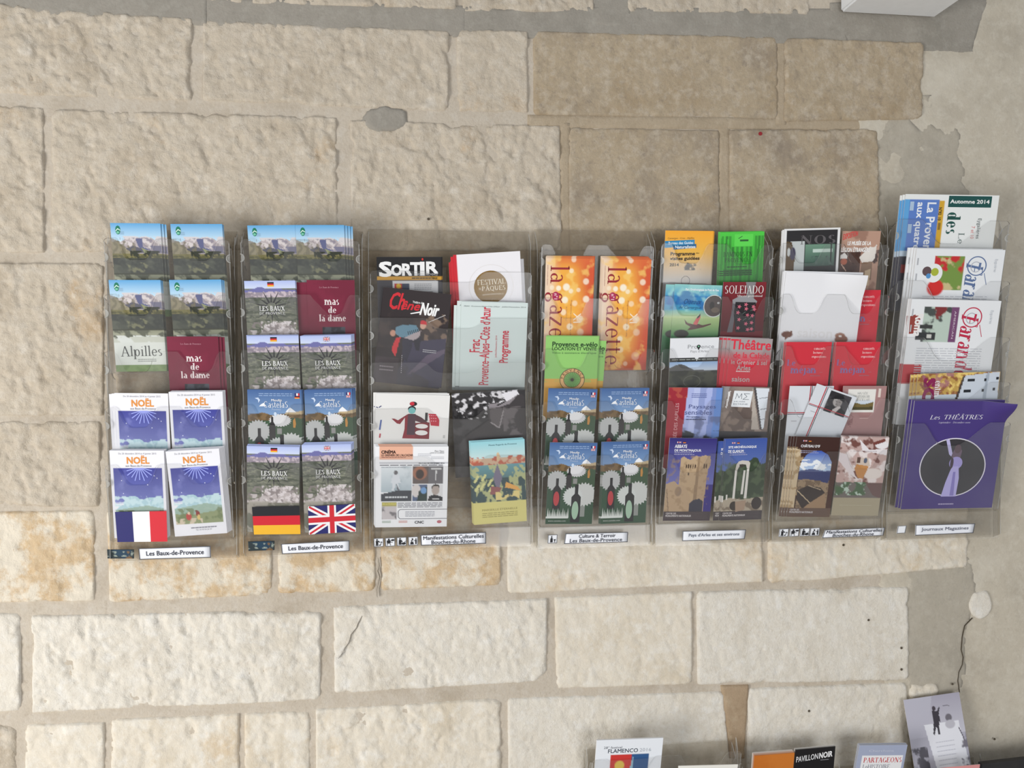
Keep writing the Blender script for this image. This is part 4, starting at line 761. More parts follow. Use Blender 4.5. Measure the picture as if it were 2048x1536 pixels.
def a_flamenco():
    a = Art(610, 800, (234,238,244), thick=.004); a.text('28° festival', 70,62,236,86,(90,96,104)); a.text('FLAMENCO', 110,90,384,128,(70,78,90),bold=.13); a.text('2016', 400,92,506,124,(176,182,190)); a.rect(135,150,490,760,(50,90,140)); a.rect(135,150,330,760,(204,58,54)); a.ell(225,255,44,48,(224,196,84)); a.poly([(330,240),(345,170),(345,400),(310,400)], (150,190,206)); return a
def a_orange(): a = Art(430, 800, (196,112,40), thick=.012); a.blot(0,0,430,800,3,(206,124,50),.4,.7,.6); return a
def a_pavillon():
    a = Art(340, 800, (26,25,28), thick=.006); a.text('PAVILLON', 12,62,196,112,(226,226,228),bold=.12,rise=16); a.text('NOIR', 206,44,316,94,(236,236,238),bold=.16,rise=10); a.lines(220,106,290,120,1,(140,140,146)); return a
def a_partage():
    a = Art(410, 800, (166,174,198)); a.text('Cherchons', 90,40,300,58,(206,210,224)); a.rect(40,90,390,800,(236,236,238)); a.text('PARTAGEONS', 56,108,382,156,(204,52,56),'serif',bold=.12); a.text('L’HISTOIRE', 58,172,290,212,(110,116,130),'serif',bold=.09); return a
def a_photo():
    a = Art(520, 830, (176,174,186), 84); a.grad(0, 330, (168,164,178), (198,196,206)); a.poly([(0,0),(260,0),(170,330),(0,330)], (186,184,196)); a.poly([(150,230),(470,230),(520,700),(220,700)], (230,230,236)); a.ell(262,105,17,20,(70,62,70)); a.poly([(240,120),(290,130),(310,95),(318,100),(300,160),(305,220),(290,215),(284,320),(268,320),(262,250),(232,320),(222,315),(240,220)], (60,56,64)); a.line(350,92,410,98,6,(110,106,116)); a.ell(385,195,30,32,(112,108,116)); a.ell(390,250,46,36,(190,188,196)); a.blot(0,400,150,700,7,(90,88,96),.5,.6); a.blot(440,330,520,700,6,(120,116,126),.48,.6); a.line(465,290,500,400,10,(110,106,116)); a.lines(230,380,400,640,7,(206,206,214),.2); return a
def a_white(): return Art(430, 800, (238,236,228), 12)
# ------------------------------------------------------------------ clear wall racks
LEAN = math.radians(12); TAN = math.tan(LEAN); DT = 0.074        # pocket fronts lean out; DT = depth of their top edge
def chaikin(p, n=2):
    for _ in range(n):
        q = [p[0]]
        for a, b in zip(p[:-1], p[1:]):
            q += [(a[0]*.75+b[0]*.25, a[1]*.75+b[1]*.25), (a[0]*.25+b[0]*.75, a[1]*.25+b[1]*.75)]
        q.append(p[-1]); p = q
    return p
def slab(name, outline, to3, th, nrm, parent, mats):
    """plate with a given outline; outline points -> 3D by to3, thickness th along nrm; faces mats[0], rim mats[1]"""
    bm = bmesh.new(); n = len(outline)
    A = [bm.verts.new(to3(*p)) for p in outline]; B = [bm.verts.new(to3(*p)+nrm*th) for p in outline]
    f1 = bm.faces.new(A); f2 = bm.faces.new(B[::-1])
    for k in range(n):
        f = bm.faces.new((A[k], B[k], B[(k+1) % n], A[(k+1) % n])); f.material_index = 1
    bmesh.ops.triangulate(bm, faces=[f1, f2]); bmesh.ops.recalc_face_normals(bm, faces=bm.faces[:])
    me = bpy.data.meshes.new(name); bm.to_mesh(me); bm.free()
    return link(name, me, parent, mats)
RACK = {}
def rack(key, label, px, tops, notches, nd_, ytop, ybot, ph=.152, group='clear racks'):
    xl = at(px[0], tops[0], .065).x; xr = at(px[1], tops[0], .065).x; xc = (px[0]+px[1])/2
    ztops = [at(xc, t, DT).z for t in tops]
    zb = ztops[-1]-ph
    zT = at(xc, ytop, .006).z; zB = at(xc, ybot, .03).z-.004
    root = empty('brochure_rack', ((xl+xr)/2, 0, zB))
    tag(root, label, 'brochure rack', group)
    inv = Vector((-(xl+xr)/2, 0, -zB))                       # children sit in the rack's own frame
    g = .0045                                                # rail set just outside the pockets
    v, f = boxv(xl-g, xr+g, -.0125, -.0105, zB, zT)
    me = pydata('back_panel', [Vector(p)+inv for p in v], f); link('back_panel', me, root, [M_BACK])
    for sx, X in ((-1, xl-g), (1, xr+g)):
        out = [(-.0105, zT-.004), (-.034, zT-.03)]
        for zt in ztops: out += [(-.034, zt+.012), (-.043, zt-.01), (-.043, zt-.062), (-.034, zt-.078)]
        out += [(-.034, zB+.01), (-.0105, zB)]
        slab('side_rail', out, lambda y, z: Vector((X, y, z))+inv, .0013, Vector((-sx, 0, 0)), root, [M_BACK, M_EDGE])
    v, f = boxv(xl-g*.5, xr+g*.5, -.0286, -.027, zB, zb-.004)
    lip = link('label_ledge', pydata('label_ledge', [Vector(p)+inv for p in v], f), root, [M_CLEAR])
    v, f = boxv(xl-g*.5, xr+g*.5, -.027, -.0125, zb-.006, zb-.004)
    link('ledge_top', pydata('ledge_top', [Vector(p)+inv for p in v], f), lip, [M_CLEAR])
    w = xr-xl; cs = math.cos(LEAN); nrm = Vector((0, cs, math.sin(LEAN)*-1)) ; nrm = Vector((0, cs, -math.sin(LEAN)))
    for zt in ztops:
        pt = lambda x, s: Vector((x, -DT+s*math.sin(LEAN), zt-s*cs))+inv
        L = ph/cs
        top = []
        for (a0, b0, b1, a1) in notches:
            top += chaikin([(xl+a0*w-.012, 0), (xl+a0*w, 0), (xl+b0*w, nd_), (xl+(b0+b1)/2*w, nd_)], 2)
            top += chaikin([(xl+(b0+b1)/2*w, nd_), (xl+b1*w, nd_), (xl+a1*w, 0), (xl+a1*w+.012, 0)], 2)[1:]
        out = [(xl, .006), (xl+.0018, .0018), (xl+.006, 0)]+top+[(xr-.006, 0), (xr-.0018, .0018), (xr, .006), (xr, L), (xl, L)]
        fp = slab('pocket_front', out, pt, .0016, nrm, root, [M_CLEAR, M_EDGE])
        for sx, X in ((1, xl), (-1, xr)):
            yb = -DT+L*math.sin(LEAN)
            o2 = chaikin([(-.0125, zt-.052), (-.03, zt-.045), (-.05, zt-.012), (-DT+.0015, zt-.006)], 2)+[(yb+.0015, zb+zt-ztops[-1]), (-.0125, zb+zt-ztops[-1])]
            slab('pocket_side', o2, lambda y, z: Vector((X, y, z))+inv, .0014, Vector((sx, 0, 0)), fp, [M_CLEAR, M_EDGE])
            # moulded half-round snap on the pocket edge
            c = []; n = 9
            for r in (.0082, .0066):
                c.append([(X-sx*.001+sx*r*math.sin(math.pi*k/(n-1)), .036-r*math.cos(math.pi*k/(n-1))) for k in range(n)])
            slab('snap_tab', c[0]+c[1][::-1], lambda x, s: pt(x, s)-nrm*.0022, .0022, nrm, fp, [M_EDGE, M_EDGE])
        zf = zb+zt-ztops[-1]; yb = -DT+L*math.sin(LEAN)
        v, f = boxv(xl, xr, yb, -.0125, zf-.0016, zf)
        link('pocket_floor', pydata('pocket_floor', [Vector(p)+inv for p in v], f), fp, [M_CLEAR])
    RACK[key] = dict(xl=xl, xr=xr, z=ztops, ph=ph, root=root, inv=inv)
    return root
DL = [(.095,.155,.34,.40), (.595,.65,.84,.90)]
A5 = [(.34,.40,.64,.70)]
A4 = [(.24,.37,.58,.80)]
rack('r1', 'clear five-tier rack at the left end, holding blue NOËL leaflets and a French flag', (210,460), [478,590,703,814,929], DL, .040, 462, 1119, .146)
rack('r2', 'clear five-tier rack with German and British flags on its lowest pocket', (482,719), [480,589,700,809,922], DL, .040, 462, 1108, .146)
rack('r3', 'widest clear rack, holding larger booklets and one empty tier', (740,1062), [543,636,725,817,913], A5, .021, 462, 1094, .146)
rack('r4', 'clear rack with two tall orange booklets and a green leaflet', (1082,1306), [490,597,698,803,911], DL, .040, 462, 1091, .146)
rack('r5', 'clear rack with orange and bright green leaflets in its top tier', (1321,1544), [488,593,698,801,907], DL, .040, 462, 1086, .146)
rack('r6', 'clear rack with a large white booklet above red leaflets', (1558,1774), [488,589,692,798,903], DL, .040, 462, 1080, .146)
rack('r7', 'single-column clear rack for newspapers at the right end', (1790,2014), [440,562,675,765,846], A4, .050, 455, 1076, .192)
rack('r8', 'clear rack at the lower edge with a white and red-blue leaflet', (1183,1480), [1512,1615], DL, .040, 1487, 1790, .146, 'lower racks')
rack('r10', 'clear rack below the frame edge holding the orange and black booklets', (1500,1676), [1556,1660], DL, .040, 1534, 1830, .146, 'lower racks')
rack('r9', 'clear rack at the lower right corner with lavender leaflets', (1696,1976), [1545,1650], DL, .040, 1520, 1820, .146, 'lower racks')

# ------------------------------------------------------------------ leaflets in the pockets
MESH = {}
def cover(key, fn, w, h):
    if key not in MESH: MESH[key] = (*fn().build(w, h), w, h)
    return MESH[key]
CURLED = ('page', 'tht')
def flat(fn):
    a = fn(); a.bend = None; return a
def leaflet(key, fn, name, label, cat, rk, tier, TL, TR, off=0.0, behind=(), bl=None, lift=0.0, hgt=None, group=None):
    """TL, TR: where the top corners appear in the photograph; the pocket gives the depth.
    behind: (dx, dz, turn) in metres / radians of further copies of it standing behind the front one"""
    r = RACK[rk]; zt = r['z'][tier-1]
    back = .0042+off                                   # behind the pocket front
    def hit(px, py):
        d = ray(px, py)                               # plane y = -(DT-back) + (zt-z)*TAN
        # CAM.y + t dy = -(DT-back) + (zt - t dz)*TAN
        t = (-(DT-back)+zt*TAN-CAM.y)/(d.y+d.z*TAN); return CAM+d*t
    a, b = hit(*TL), hit(*TR)
    ex = Vector((1, 0, 0)); es = Vector((0, math.sin(LEAN)*1, -math.cos(LEAN)))   # es runs down the leaning plane
    dv = b-a; w = dv.length; turn = math.atan2(-dv.dot(es), dv.dot(ex))
    mid = (a+b)/2
    floor_z = zt-r['ph']+.0012
    X = ex*math.cos(turn)-es*math.sin(turn); Z = -es*math.cos(turn)-ex*math.sin(turn)
    Y = Z.cross(X)
    low = min(a.z, b.z) if abs(turn) < .2 else mid.z-.02
    h = hgt if hgt else (low-floor_z-lift)/math.cos(LEAN)/max(.9, math.cos(turn))-.0008-abs(math.sin(turn))*w*.5
    me, let, th, w0, h0 = cover(key, fn, w, h)
    lo, hi = r['xl']+.0032, r['xr']-.0032
    down = Vector((0, 0, -1))
    def place(o, dx, dz, k, tw):
        """stands the copy on the pocket floor, between the pocket sides"""
        yv = Vector((0, math.cos(LEAN), -math.sin(LEAN)))*(k*(th+.0011))
        Rm = Matrix((X, Y, Z)).transposed().to_4x4() @ Matrix.Rotation(tw, 4, 'Y')
        hh = h+min(dz, 0)
        foot = mid-Z*h+ex*dx-es*max(dz, 0)+yv
        for _ in range(3):
            M = Matrix.Translation(foot) @ Rm
            c = [M @ Vector((sx*w/2, 0, z)) for sx in (-1, 1) for z in (0, hh)]
            low = min(p.z for p in c[::2])-.0022-th*math.sin(LEAN)
            gap = (zt-r['ph'])-low
            if gap > 0:                               # raise the foot, keep the top where it was
                foot = foot+Z*(gap/Z.z); hh -= gap/Z.z
            x0, x1 = min(p.x for p in c), max(p.x for p in c)
            if x1-x0 < hi-lo: foot = foot+ex*(max(0, lo-x0)-max(0, x1-hi))
        o.matrix_world = Matrix.Translation(foot) @ Rm @ Matrix.Diagonal((w/w0, 1, hh/h0, 1))
    def one(k, dx, dz, tw, lab, grp):
        m_, l_ = me, let
        if k and key in CURLED: m_, l_, *_ = cover(key+'_flat', lambda: flat(fn), w0, h0)
        o = link(name, m_); place(o, dx, dz, k, tw); tag(o, lab, cat, grp)
        if l_ is not None:
            link('cover_print', l_, o)['kind'] = 'stuff'
        return o
    one(0, 0, 0, 0, label, group)
    for k, (dx, dz, tw) in enumerate(behind):
        one(k+1, dx, dz, tw, bl or SHORT(label), group or ('copies behind: '+label))
def SHORT(t):
    h, _, e = t.partition(', ')
    t = ' '.join(h.split()[:3])+', '+e if e and len(t.split()) > 11 else t
    return 'further copy behind the '+' '.join(t.split()[:12])
def st(n, dx, dz=0.0, tw=0.0):                        # a fan of n copies
    return [(dx*(k+1)/n, dz*(k+1)/n, tw*(k+1)/n) for k in range(n)]
P = lambda x, y: (x, y)
LF = 'leaflet'
def L(key, fn, label, rk, tier, TL, TR, **kw):
    leaflet(key, fn, kw.pop('name', 'leaflet'), label, kw.pop('cat', 'leaflet'), rk, tier, TL, TR, **kw)
mt = 'mountain landscape leaflet with green oval emblem, '
L('alp', a_alpilles, mt+'top left pocket of the leftmost rack', 'r1', 1, (220,446), (320.5,447), behind=st(2, .0095))
L('alp', a_alpilles, mt+'top right pocket of the leftmost rack', 'r1', 1, (340.6,448), (444,448), behind=st(2, .002))
L('alp', a_alpilles, mt+'wholly visible down to its green foot', 'r1', 2, (217,560), (320.7,560), behind=st(2, .003))
L('alp', a_alpilles, mt+'directly above the maroon leaflet of the leftmost rack', 'r1', 2, (338,560), (442,559), behind=st(2, .005))
L('mas', a_mas, 'maroon leaflet with white title above NOËL leaflet', 'r1', 3, (333,673), (436,673), behind=st(2, .011))
nl = 'white and blue NOËL leaflet with star, '
L('noel', a_noel, nl+'upper left of the four', 'r1', 4, (228.6,786), (336,787), behind=st(2, -.011, -.001), off=.0002)
L('noel', a_noel, nl+'upper right of the four', 'r1', 4, (337,784), (445,783), behind=st(3, .004, .004))
L('noel', a_noel, nl+'behind the French flag sticker', 'r1', 5, (218.6,901), (327.7,901), behind=st(3, .003, .004))
L('noel', a_noel, nl+'lower right with two painted figures showing', 'r1', 5, (331,903), (438,897), behind=st(4, .008, .006))
L('alp', a_alpilles, mt+'top left pocket of the second rack', 'r2', 1, (494.4,451), (590.7,450), behind=st(1, .001), off=.004)
L('alp', a_alpilles, mt+'top right pocket of the second rack', 'r2', 1, (590.7,450), (688,450), behind=st(3, .016))
bx = 'castle panorama leaflet with dark star, '
L('bxde', lambda: a_baux('de'), bx+'small German flag, beside the maroon leaflet', 'r2', 2, (488,562), (590,561), behind=st(2, .002))
L('mas', a_mas, 'maroon leaflet with white title in the second rack', 'r2', 2, (613,560), (709,560), behind=[(-.02, -.004, 0)], off=.006)
L('bxde', lambda: a_baux('de'), bx+'small German flag, middle tier of the second rack', 'r2', 3, (493,672), (597,671), behind=st(2, -.001, .003))
L('bxuk', lambda: a_baux('uk'), bx+'small British flag, middle tier of the second rack', 'r2', 3, (600,672), (702,670), behind=st(3, .006, .004))
ml = 'blue leaflet with white trees and dark bottles, '
L('mlde', lambda: a_moulin('de'), ml+'tiny German flag', 'r2', 4, (494.4,779), (603,780), behind=st(2, .003, .002))
L('mluk', lambda: a_moulin('uk'), ml+'tiny British flag, second rack', 'r2', 4, (608,780), (704,778), behind=st(2, .006, .003))
L('bxde', lambda: a_baux('de'), bx+'above the large German flag', 'r2', 5, (493.5,892), (599,894), behind=st(3, .001, .005))
L('bxuk', lambda: a_baux('uk'), bx+'above the large British flag', 'r2', 5, (603,890), (702,888), behind=st(3, .005, .006))
BK = dict(name='booklet', cat='booklet')
L('sortir', a_sortir, 'black booklet titled SORTIR with gold band', 'r3', 1, (753,514), (882,514), behind=st(2, .003, .002), **BK)
L('fest', a_festival, 'white booklet with gold disc and red spine', 'r3', 1, (906,510), (1040,502), behind=[(-.005, -.003, 0), (-.008, -.012, .01), (-.012, -.014, .02), (.010, -.012, 0)], **BK)
L('chene', a_chene, 'dark theatre booklet with red and white script title, leaning figure in red cap', 'r3', 2, (767,574), (903,589), behind=[(-.009, -.004, .02)], **BK)
L('frac', a_frac, 'pale mint booklet with red upright lettering', 'r3', 2, (922.6,603), (1056,606), behind=[(-.008, .002, .0), (-.014, -.006, .0)], **BK)
L('man', a_man, 'white booklet with maroon cut-paper figure', 'r3', 4, (751.6,786), (900,791), behind=[(.002, .003, -.02), (-.003, .004, -.03)], **BK)
L('horse', a_horse, 'black and white photograph booklet of a harnessed animal', 'r3', 4, (903,789), (1049,780), behind=[(.001, .002, 0)], **BK)
L('cine', a_cinema, 'white cinema programme with salmon heading and film stills', 'r3', 5, (751,893), (897,893), behind=st(3, -.003, .006), **BK)
L('mus', a_museum, 'turquoise museum leaflet with painted harbour and yellow foot', 'r3', 5, (941,885), (1049,878), behind=st(2, -.003, .004))
gz_ = 'tall orange bokeh booklet with upright dark red title, '
L('gaz', a_gazette, gz_+'partly hidden by the green leaflet', 'r4', 2, (1092,516), (1189,517), behind=[(.0, .003, .0), (.001, .005, .0), (.002, .007, 0), (.003, .008, 0)], **BK)
L('gaz', a_gazette, gz_+'standing free on the right', 'r4', 2, (1207,518), (1303,519), behind=[(-.002, .003, .0), (-.003, .005, .0), (-.004, .007, 0), (-.004, .009, 0)], **BK)
L('velo', a_velo, 'light green bicycle hire leaflet with round wheel emblem', 'r4', 3, (1092,672), (1198,673), behind=[(.002, .002, 0), (.012, -.006, .03)])
L('mluk', lambda: 0, ml+'upper left of four under the green leaflet', 'r4', 4, (1097,777), (1195,779), behind=st(2, .001, .002))
L('mluk', lambda: 0, ml+'upper right of four in the fourth rack', 'r4', 4, (1203,777), (1299,776), behind=st(2, -.002, .002))
L('mluk', lambda: 0, ml+'lower left of four in the fourth rack', 'r4', 5, (1100,885), (1195,886), behind=st(2, .001, .001))
L('mluk', lambda: 0, ml+'lower right of four in the fourth rack', 'r4', 5, (1207,884), (1299,882), behind=st(2, -.003, .001))
L('nat', a_natur, 'orange guided-walks leaflet with blue title bands', 'r5', 1, (1331,461), (1427,462), behind=st(2, .004, .001))
L('bam', a_bambou, 'bright green bamboo garden leaflet', 'r5', 1, (1441,465), (1529,463), behind=st(2, -.003, .003))
L('flam', a_flam, 'blue and green bird park leaflet with flying flamingo', 'r5', 2, (1350,568), (1445,571), behind=[(-.018, 0, 0)])
L('sol', a_soleiado, 'dark red museum leaflet with flowered black bodice', 'r5', 2, (1447,564), (1533,564), behind=st(1, .001))
L('prv', a_prov, 'white leaflet with map pin and dark hill photograph', 'r5', 3, (1341,677), (1438,675), behind=st(2, .001, .002))
L('thea', a_theatre, 'grey and red theatre season leaflet, frontmost of a fan', 'r5', 3, (1463,675), (1547,678), behind=[(-.008, .002, 0), (-.016, .003, 0), (-.024, .004, 0)])
L('pay', a_paysage, 'red and pale blue striped exhibition leaflet', 'r5', 4, (1338,775), (1445,776), behind=st(1, .002, .001))
L('me', a_me, 'grey stairwell photograph leaflet with white square sign', 'r5', 4, (1447,773), (1544,775), behind=st(1, -.002, .001), off=.005)
L('abb', a_abbaye, 'indigo leaflet with tall stone abbey tower', 'r5', 5, (1340,876), (1435,877), behind=st(2, .001, .001))
L('gla', a_glanum, 'blue leaflet with white ruined columns', 'r5', 5, (1451,878), (1535,876), behind=[(-.002, .001, 0), (-.014, -.004, 0)])
L('nos', a_nosta, 'black photograph booklet with white border and grey letters', 'r6', 1, (1569,458), (1681,455), behind=[(-.003, -.001, 0), (-.006, -.002, 0)], **BK)
L('leg', a_legion, 'brown military museum leaflet with white slanted title', 'r6', 1, (1685,462), (1762,462), off=.008)
L('page', a_page, 'large white booklet with curling upper corner and two hands at its foot', 'r6', 2, (1569,543), (1727,550), behind=[(-.001, .004, -.02), (0, .004, -.03)], **BK)
mj = 'red leaflet with violet title, '
L('mej', a_mejan, mj+'half hidden by the white booklet', 'r6', 2, (1674,580), (1762,580), off=.012)
L('mej', a_mejan, mj+'left of the pair in the middle tier', 'r6', 3, (1573,684), (1664,684), behind=st(2, -.002, .001))
L('mej', a_mejan, mj+'right of the pair in the middle tier', 'r6', 3, (1673,684), (1762,684), behind=st(2, -.002, .001))
L('linp', lambda: a_lines(True), 'tilted pale card with red lines and black-and-white portrait', 'r6', 4, (1634.5,767), (1714,795), hgt=.135)
L('lin', lambda: a_lines(False), 'upright pale card with red lines behind the tilted one', 'r6', 4, (1580,772), (1668,772), off=.006)
L('ter', a_terroir, 'mauve museum leaflet with framed landscape', 'r6', 4, (1687,772), (1774,772), off=.006, behind=st(1, .002))
L('cha', a_chateau, 'dark brown leaflet with blue sea seen through an arch', 'r6', 5, (1594,873), (1681,875), behind=[(-.005, .001, 0), (-.010, .001, 0), (-.015, .002, 0)])
L('she', a_shell, 'leaflet with pinkish seashells and beige foot', 'r6', 5, (1684,873), (1779,875), behind=st(2, .001, .003))
NP = dict(name='newspaper', cat='newspaper')
L('lpr', a_laprov, 'newspaper with dark green Automne 2014 box and blue margin', 'r7', 1, (1812,388), (1999,391), behind=[(-.004, 0, 0), (-.008, .0, 0)], **NP)
L('fbl', lambda: a_farand(True), 'white newspaper with strawberries and blue script title', 'r7', 2, (1834,497), (2011,500), behind=[(-.003, .003, 0), (-.007, .005, 0), (-.013, .006, 0)], **NP)
L('frd', lambda: a_farand(False), 'white newspaper with red script title and cattle picture', 'r7', 3, (1824,598), (2003,602), behind=[(-.001, .002, 0), (-.003, .003, 0)], **NP)
MG = dict(name='magazine', cat='magazine')
L('aut', a_autumn, 'magazine with autumn leaves and white building, behind the purple one', 'r7', 4, (1836,748), (2001,743), behind=[(-.006, 0, 0), (-.012, .0, 0)], **MG)
L('tht', a_theatres, 'purple theatre magazine with hanging dancer in a white ring', 'r7', 5, (1830,802), (2016,802), behind=[(-.004, .003, 0), (-.009, .005, 0)], **MG)
# lower racks
L('fla', a_flamenco, 'white flamenco festival leaflet with red and blue square', 'r8', 1, (1193,1481), (1326,1476))
L('whi', a_white, 'blank cream paper showing only its top edge', 'r8', 2, (1357,1532), (1476,1529))
L('ora', a_orange, 'thick orange booklet at the lower edge', 'r10', 1, (1508,1512), (1588,1506), **BK)
L('pav', a_pavillon, 'black booklet with slanted white title at the lower edge', 'r10', 1, (1591,1500), (1671,1493), off=.002, **BK)
L('par', a_partage, 'lavender leaflet with red serif title in white box', 'r9', 1, (1716,1491), (1812,1490), behind=st(3, -.004, .003))
L('pnk', lambda: Art(400, 800, (222,150,150), 12), 'pale pink paper showing only its top edge', 'r9', 2, (1880,1536), (1960,1529))
for i, (key, fn, lab, q, dep) in enumerate((('pho', a_photo, 'grey photograph flyer with dark silhouette, leaning back against the wall', (1807,1400,1918,1384), .022),)):
    a_, b_ = at(q[0], q[1], dep), at(q[2], q[3], dep); w = (b_-a_).length; asp = 1.6; me, let, _, _, _ = cover(key, fn, w, w*asp)
    nm = 'flyer' if key == 'pho' else 'booklet'; o = link(nm, me); tag(o, lab, nm); m_ = (a_+b_)/2; tn = math.atan2(b_.z-a_.z, b_.x-a_.x)
    o.matrix_world = Matrix.Translation(m_) @ Matrix.Rotation(-tn, 4, 'Y') @ Matrix.Rotation(-LEAN*.7, 4, 'X') @ Matrix.Translation((0, 0, -w*asp))
    if let: link('cover_print', let, o)['kind'] = 'stuff'

# ------------------------------------------------------------------ cards stuck on the racks
def card(rk, name, q, depth, art, lab=None, th=.0006):
    """flat printed card given by its four corners in the photograph (TL TR BR BL), on a rack"""
    r = RACK[rk]; c = [at(*p, depth)+r['inv'] for p in q]
    n = 24; a = art; ny, nx = a.X.shape
    u = (a.X/a.W)[..., None]; v = (a.Y/a.H)[..., None]; C = [np.array(p) for p in c]
    bil = lambda u, v: (C[0]*(1-u)+C[1]*u)*(1-v)+(C[3]*(1-u)+C[2]*u)*v
    G = bil(u, v); base = grid_mesh(name, G, False)
    nv = nx*ny
    ca = base.color_attributes.new('Col', 'FLOAT_COLOR', 'POINT'); ca.data.foreach_set('color', np.concatenate([a.I.reshape(-1, 3), np.ones((nv, 1))], 1).reshape(-1).astype(np.float32))
    o = link(name, base, r['root'], [M_PRINT])
    md = o.modifiers.new('thickness', 'SOLIDIFY'); md.thickness = th; md.offset = -1
    if lab: o['label'] = lab
    if a.v:
        V = np.array(a.v); Q = bil((V[:, 0]/a.W)[:, None], (V[:, 1]/a.H)[:, None]); Q[:, 1] -= .0008+np.array(a.l)*(.0004/max(a.k, 40))
        me = bpy.data.meshes.new('lettering'); me.from_pydata(Q.tolist(), [], a.f); me.update()
        ca = me.color_attributes.new('Col', 'FLOAT_COLOR', 'POINT'); ca.data.foreach_set('color', np.concatenate([lin(np.array(a.c)), np.ones((len(V), 1))], 1).reshape(-1).astype(np.float32))
        link('lettering', me, o, [M_PRINT])['kind'] = 'stuff'
    return o
def lab_art(rows, W=600, H=100, sh=0, c=(52,54,66)):
    a = Art(W, H, (238,240,246), 12)
    for x in ((0,0,W,5),(0,H-5,W,H),(0,0,5,H),(W-5,0,W,H)): a.vrect(*x, (60,62,70))
    for t, x0, y0, x1, y1 in rows: a.text(t, x0, y0, x1, y1, c, bold=.125)
    return a
DC = .0305
one = lambda t: [(t, 60,28,540,68)]
two = lambda s, t: [(s, 70,10,520,46), (t, 110,54,450,88)]
card('r1', 'label_card', [(277,1097),(421,1092),(422,1115),(279,1119)], DC, lab_art(one('Les Baux-de-Provence')), 'white label card with dark rounded lettering')
card('r2', 'label_card', [(562,1088),(699,1081),(699,1102),(564,1108)], DC, lab_art(one('Les Baux-de-Provence')), 'white label card with dark rounded lettering')
card('r3', 'label_card', [(841,1070),(972,1064),(972,1087),(842,1091)], DC, lab_art([('Manifestations Culturelles', 22,14,578,48), ('Bouches-du-Rhone', 96,56,500,90)]), 'white label card in two rows')
card('r4', 'label_card', [(1131,1067),(1256,1064),(1255,1084),(1128,1088)], DC, lab_art([('Culture & Terroir', 130,12,480,46), ('Les Baux-de-Provence', 50,54,545,88)]), 'white label card in two rows')
card('r5', 'label_card', [(1365,1062),(1492,1059),(1489,1078),(1364,1082)], DC, lab_art(one("Pays d'Arles et ses environs"), c=(110,116,130)), 'glossy label card')
card('r6', 'label_card', [(1650,1060),(1770,1055),(1766,1071),(1644,1076)], DC, lab_art([('Manifestations Culturelles', 22,10,578,48), ('Bouches-du-Rhone', 96,54,500,90)]), 'white label card in two rows')
card('r7', 'label_card', [(1831,1050),(1950,1047),(1946,1066),(1830,1071)], DC, lab_art(one('Journaux Magazines'), c=(110,112,126)), 'white label card')
def night():
    a = Art(220, 75, (40,52,56), 40); a.blot(0,0,220,75,4,(30,60,82),.45,.6); a.blot(0,15,220,60,9,(150,160,150),.58,.66); a.blot(110,10,220,75,7,(122,92,60),.55,.65); return a
card('r1', 'picture_card', [(214,1099),(268,1099),(268,1117),(215,1117)], DC, night(), 'small dark landscape picture')
card('r2', 'picture_card', [(496,1083),(549,1082),(549,1100),(497,1102)], DC, night(), 'small dark landscape picture')
def picto(k):
    a = Art(100, 110, (238,240,244), 10); d = (34,34,38)
    for x in ((0,0,100,5),(0,105,100,110),(0,0,5,110),(95,0,100,110)): a.vrect(*x, (90,92,98))
    if k == 4:
        a.vpoly([(34,14),(44,14),(44,40),(52,52),(52,98),(26,98),(26,52),(34,40)], d); a.vpoly([(60,60),(86,60),(76,80),(76,94),(84,98),(62,98),(70,94),(70,80)], d); return a
    if k == 5: return a
    hx = (34,36,34,30)[k]; a.vell(hx,20,9,9,d) if k != 3 else a.vell(34,52,8,8,d)
    if k == 0: a.vpoly([(20,32),(48,32),(66,52),(60,58),(46,46),(44,70),(46,100),(36,100),(32,74),(28,100),(18,100),(22,66)], d); a.vell(62,90,9,7,d); a.vline(70,90,76,44,5,d); a.vline(76,44,86,62,6,d)
    if k == 1: a.vpoly([(16,34),(46,28),(54,40),(52,72),(18,74)], d); a.vline(24,74,18,100,5,d); a.vline(46,74,54,100,5,d); a.vell(76,32,18,12,d); a.vline(52,52,76,64,5,d)
    if k == 2: a.vpoly([(22,32),(46,32),(60,60),(52,64),(46,52),(46,98),(34,98),(32,72),(28,98),(18,98)], d); a.vell(70,82,22,15,d); a.vline(76,70,90,50,5,d)
    if k == 3: a.vpoly([(18,98),(24,64),(48,64),(56,98)], d); a.vpoly([(40,14),(52,30),(46,48),(34,34)], d); a.vell(78,30,7,7,d); a.vpoly([(70,40),(86,40),(84,96),(72,96)], d); a.vline(70,44,56,54,5,d)
    return a
for k, x in enumerate((747,770,793,816)): card('r3', 'pictogram_card', [(x,1077-k),(x+20,1076-k),(x+20,1093-k),(x+1,1094-k)], DC, picto(k))
card('r4', 'pictogram_card', [(1096,1070),(1115,1069),(1114,1086),(1095,1087)], DC, picto(4))
for k, x in enumerate((1558,1579,1600,1620)): card('r6', 'pictogram_card', [(x+1,1058-k*.6),(x+20,1057-k*.6),(x+18,1073-k*.6),(x-1,1074-k*.6)], DC, picto(k))
card('r7', 'pictogram_card', [(1796,1052),(1813,1051),(1810,1066),(1793,1067)], DC, picto(5), 'small blank white card')
def fl_art(k):
    a = Art(300, 180, (200,200,200), 10); flag(a, k, 0, 0, 300, 180); return a
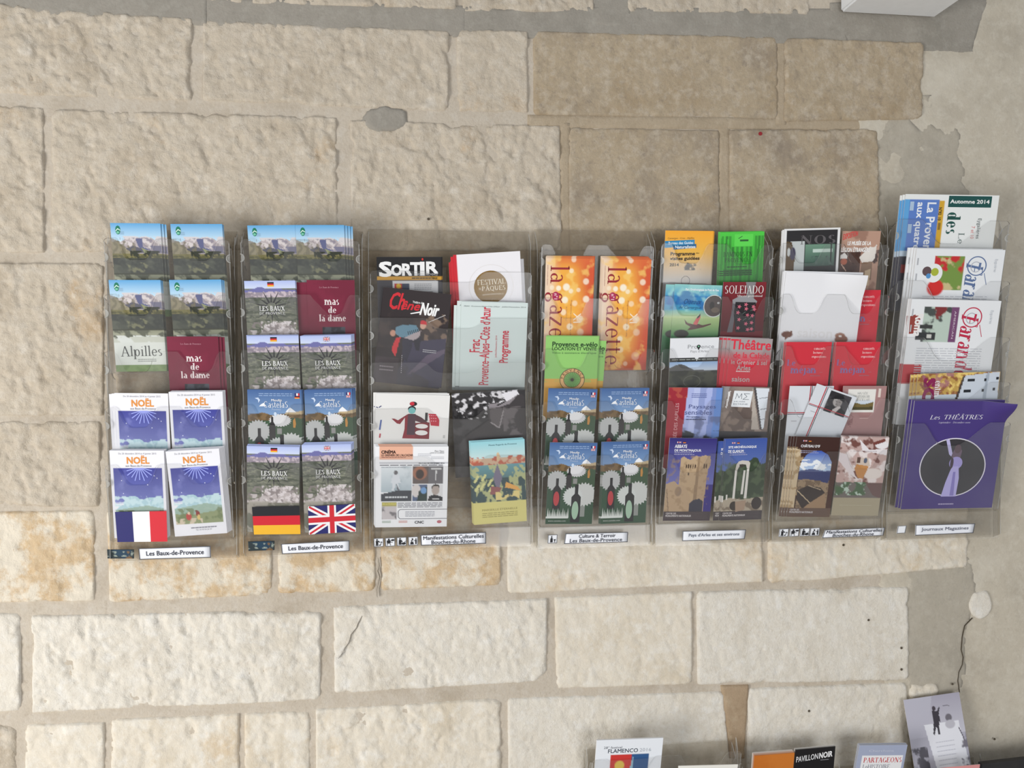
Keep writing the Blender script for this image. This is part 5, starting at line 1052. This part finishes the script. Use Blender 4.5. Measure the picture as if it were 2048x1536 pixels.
def sticker(rk, kind, q, lab):
    r = RACK[rk]; zt = r['z'][4]
    pts = []
    for p in q:
        d = ray(*p); t = (-(DT+.0006)+zt*TAN-CAM.y)/(d.y+d.z*TAN); pts.append(CAM+d*t)
    a = fl_art(kind); C = [np.array(p+r['inv']) for p in pts]
    bil = lambda u, v: (C[0]*(1-u)+C[1]*u)*(1-v)+(C[3]*(1-u)+C[2]*u)*v
    V = np.array(a.v); Q = bil((V[:, 0]/a.W)[:, None], (V[:, 1]/a.H)[:, None]); Q[:, 1] -= .0003+np.array(a.l)*.00004
    me = bpy.data.meshes.new('flag_sticker'); me.from_pydata(Q.tolist(), [], a.f); me.update()
    ca = me.color_attributes.new('Col', 'FLOAT_COLOR', 'POINT'); ca.data.foreach_set('color', np.concatenate([lin(np.array(a.c)), np.ones((len(V), 1))], 1).reshape(-1).astype(np.float32))
    o = link('flag_sticker', me, r['root'], [M_PRINT]); o['label'] = lab
sticker('r1', 'fr', [(230,1024),(333,1022),(335,1083),(235,1084)], 'blue white and red flag sticker')
sticker('r2', 'de', [(504,1014),(599,1012),(601,1068),(508,1069)], 'black red and gold flag sticker')
sticker('r2', 'uk', [(616,1013),(710,1008),(712,1063),(618,1069)], 'British flag sticker')

# ------------------------------------------------------------------ white wall box, dark board
p0 = at(1677, 28, .0); p1 = at(1865, 30, .0)
root = empty('wall_box', ((p0.x+p1.x)/2, 0, p0.z)); tag(root, 'white box fixed high on the wall at the top edge', 'wall box')
bm = bmesh.new(); w = p1.x-p0.x
v, f = boxv(-w/2, w/2, -.16, -.008, 0, .22); vv = [bm.verts.new(p) for p in v]; [bm.faces.new([vv[i] for i in q]) for q in f]
bmesh.ops.bevel(bm, geom=bm.edges[:], offset=.004, segments=2, affect='EDGES'); me = bpy.data.meshes.new('housing'); bm.to_mesh(me); bm.free()
link('housing', me, root, [M_WHITE])
v, f = boxv(-w/2+.012, w/2-.012, -.162, -.16, .015, .2); link('front_cover', pydata('front_cover', v, f), root, [M_WHITE])
a_ = at(1964, 1528, .09); b_ = at(2140, 1508, .09)
v, f = boxv(0, (b_-a_).x, -.09, -.078, -.4, 0)
o = link('dark_panel', pydata('dark_panel', v, f), None, [M_DARK]); o.location = (a_.x, 0, a_.z); o.rotation_euler = (0, math.atan2(a_.z-b_.z, b_.x-a_.x), 0)
tag(o, 'dark board edge in the lower right corner', 'board')
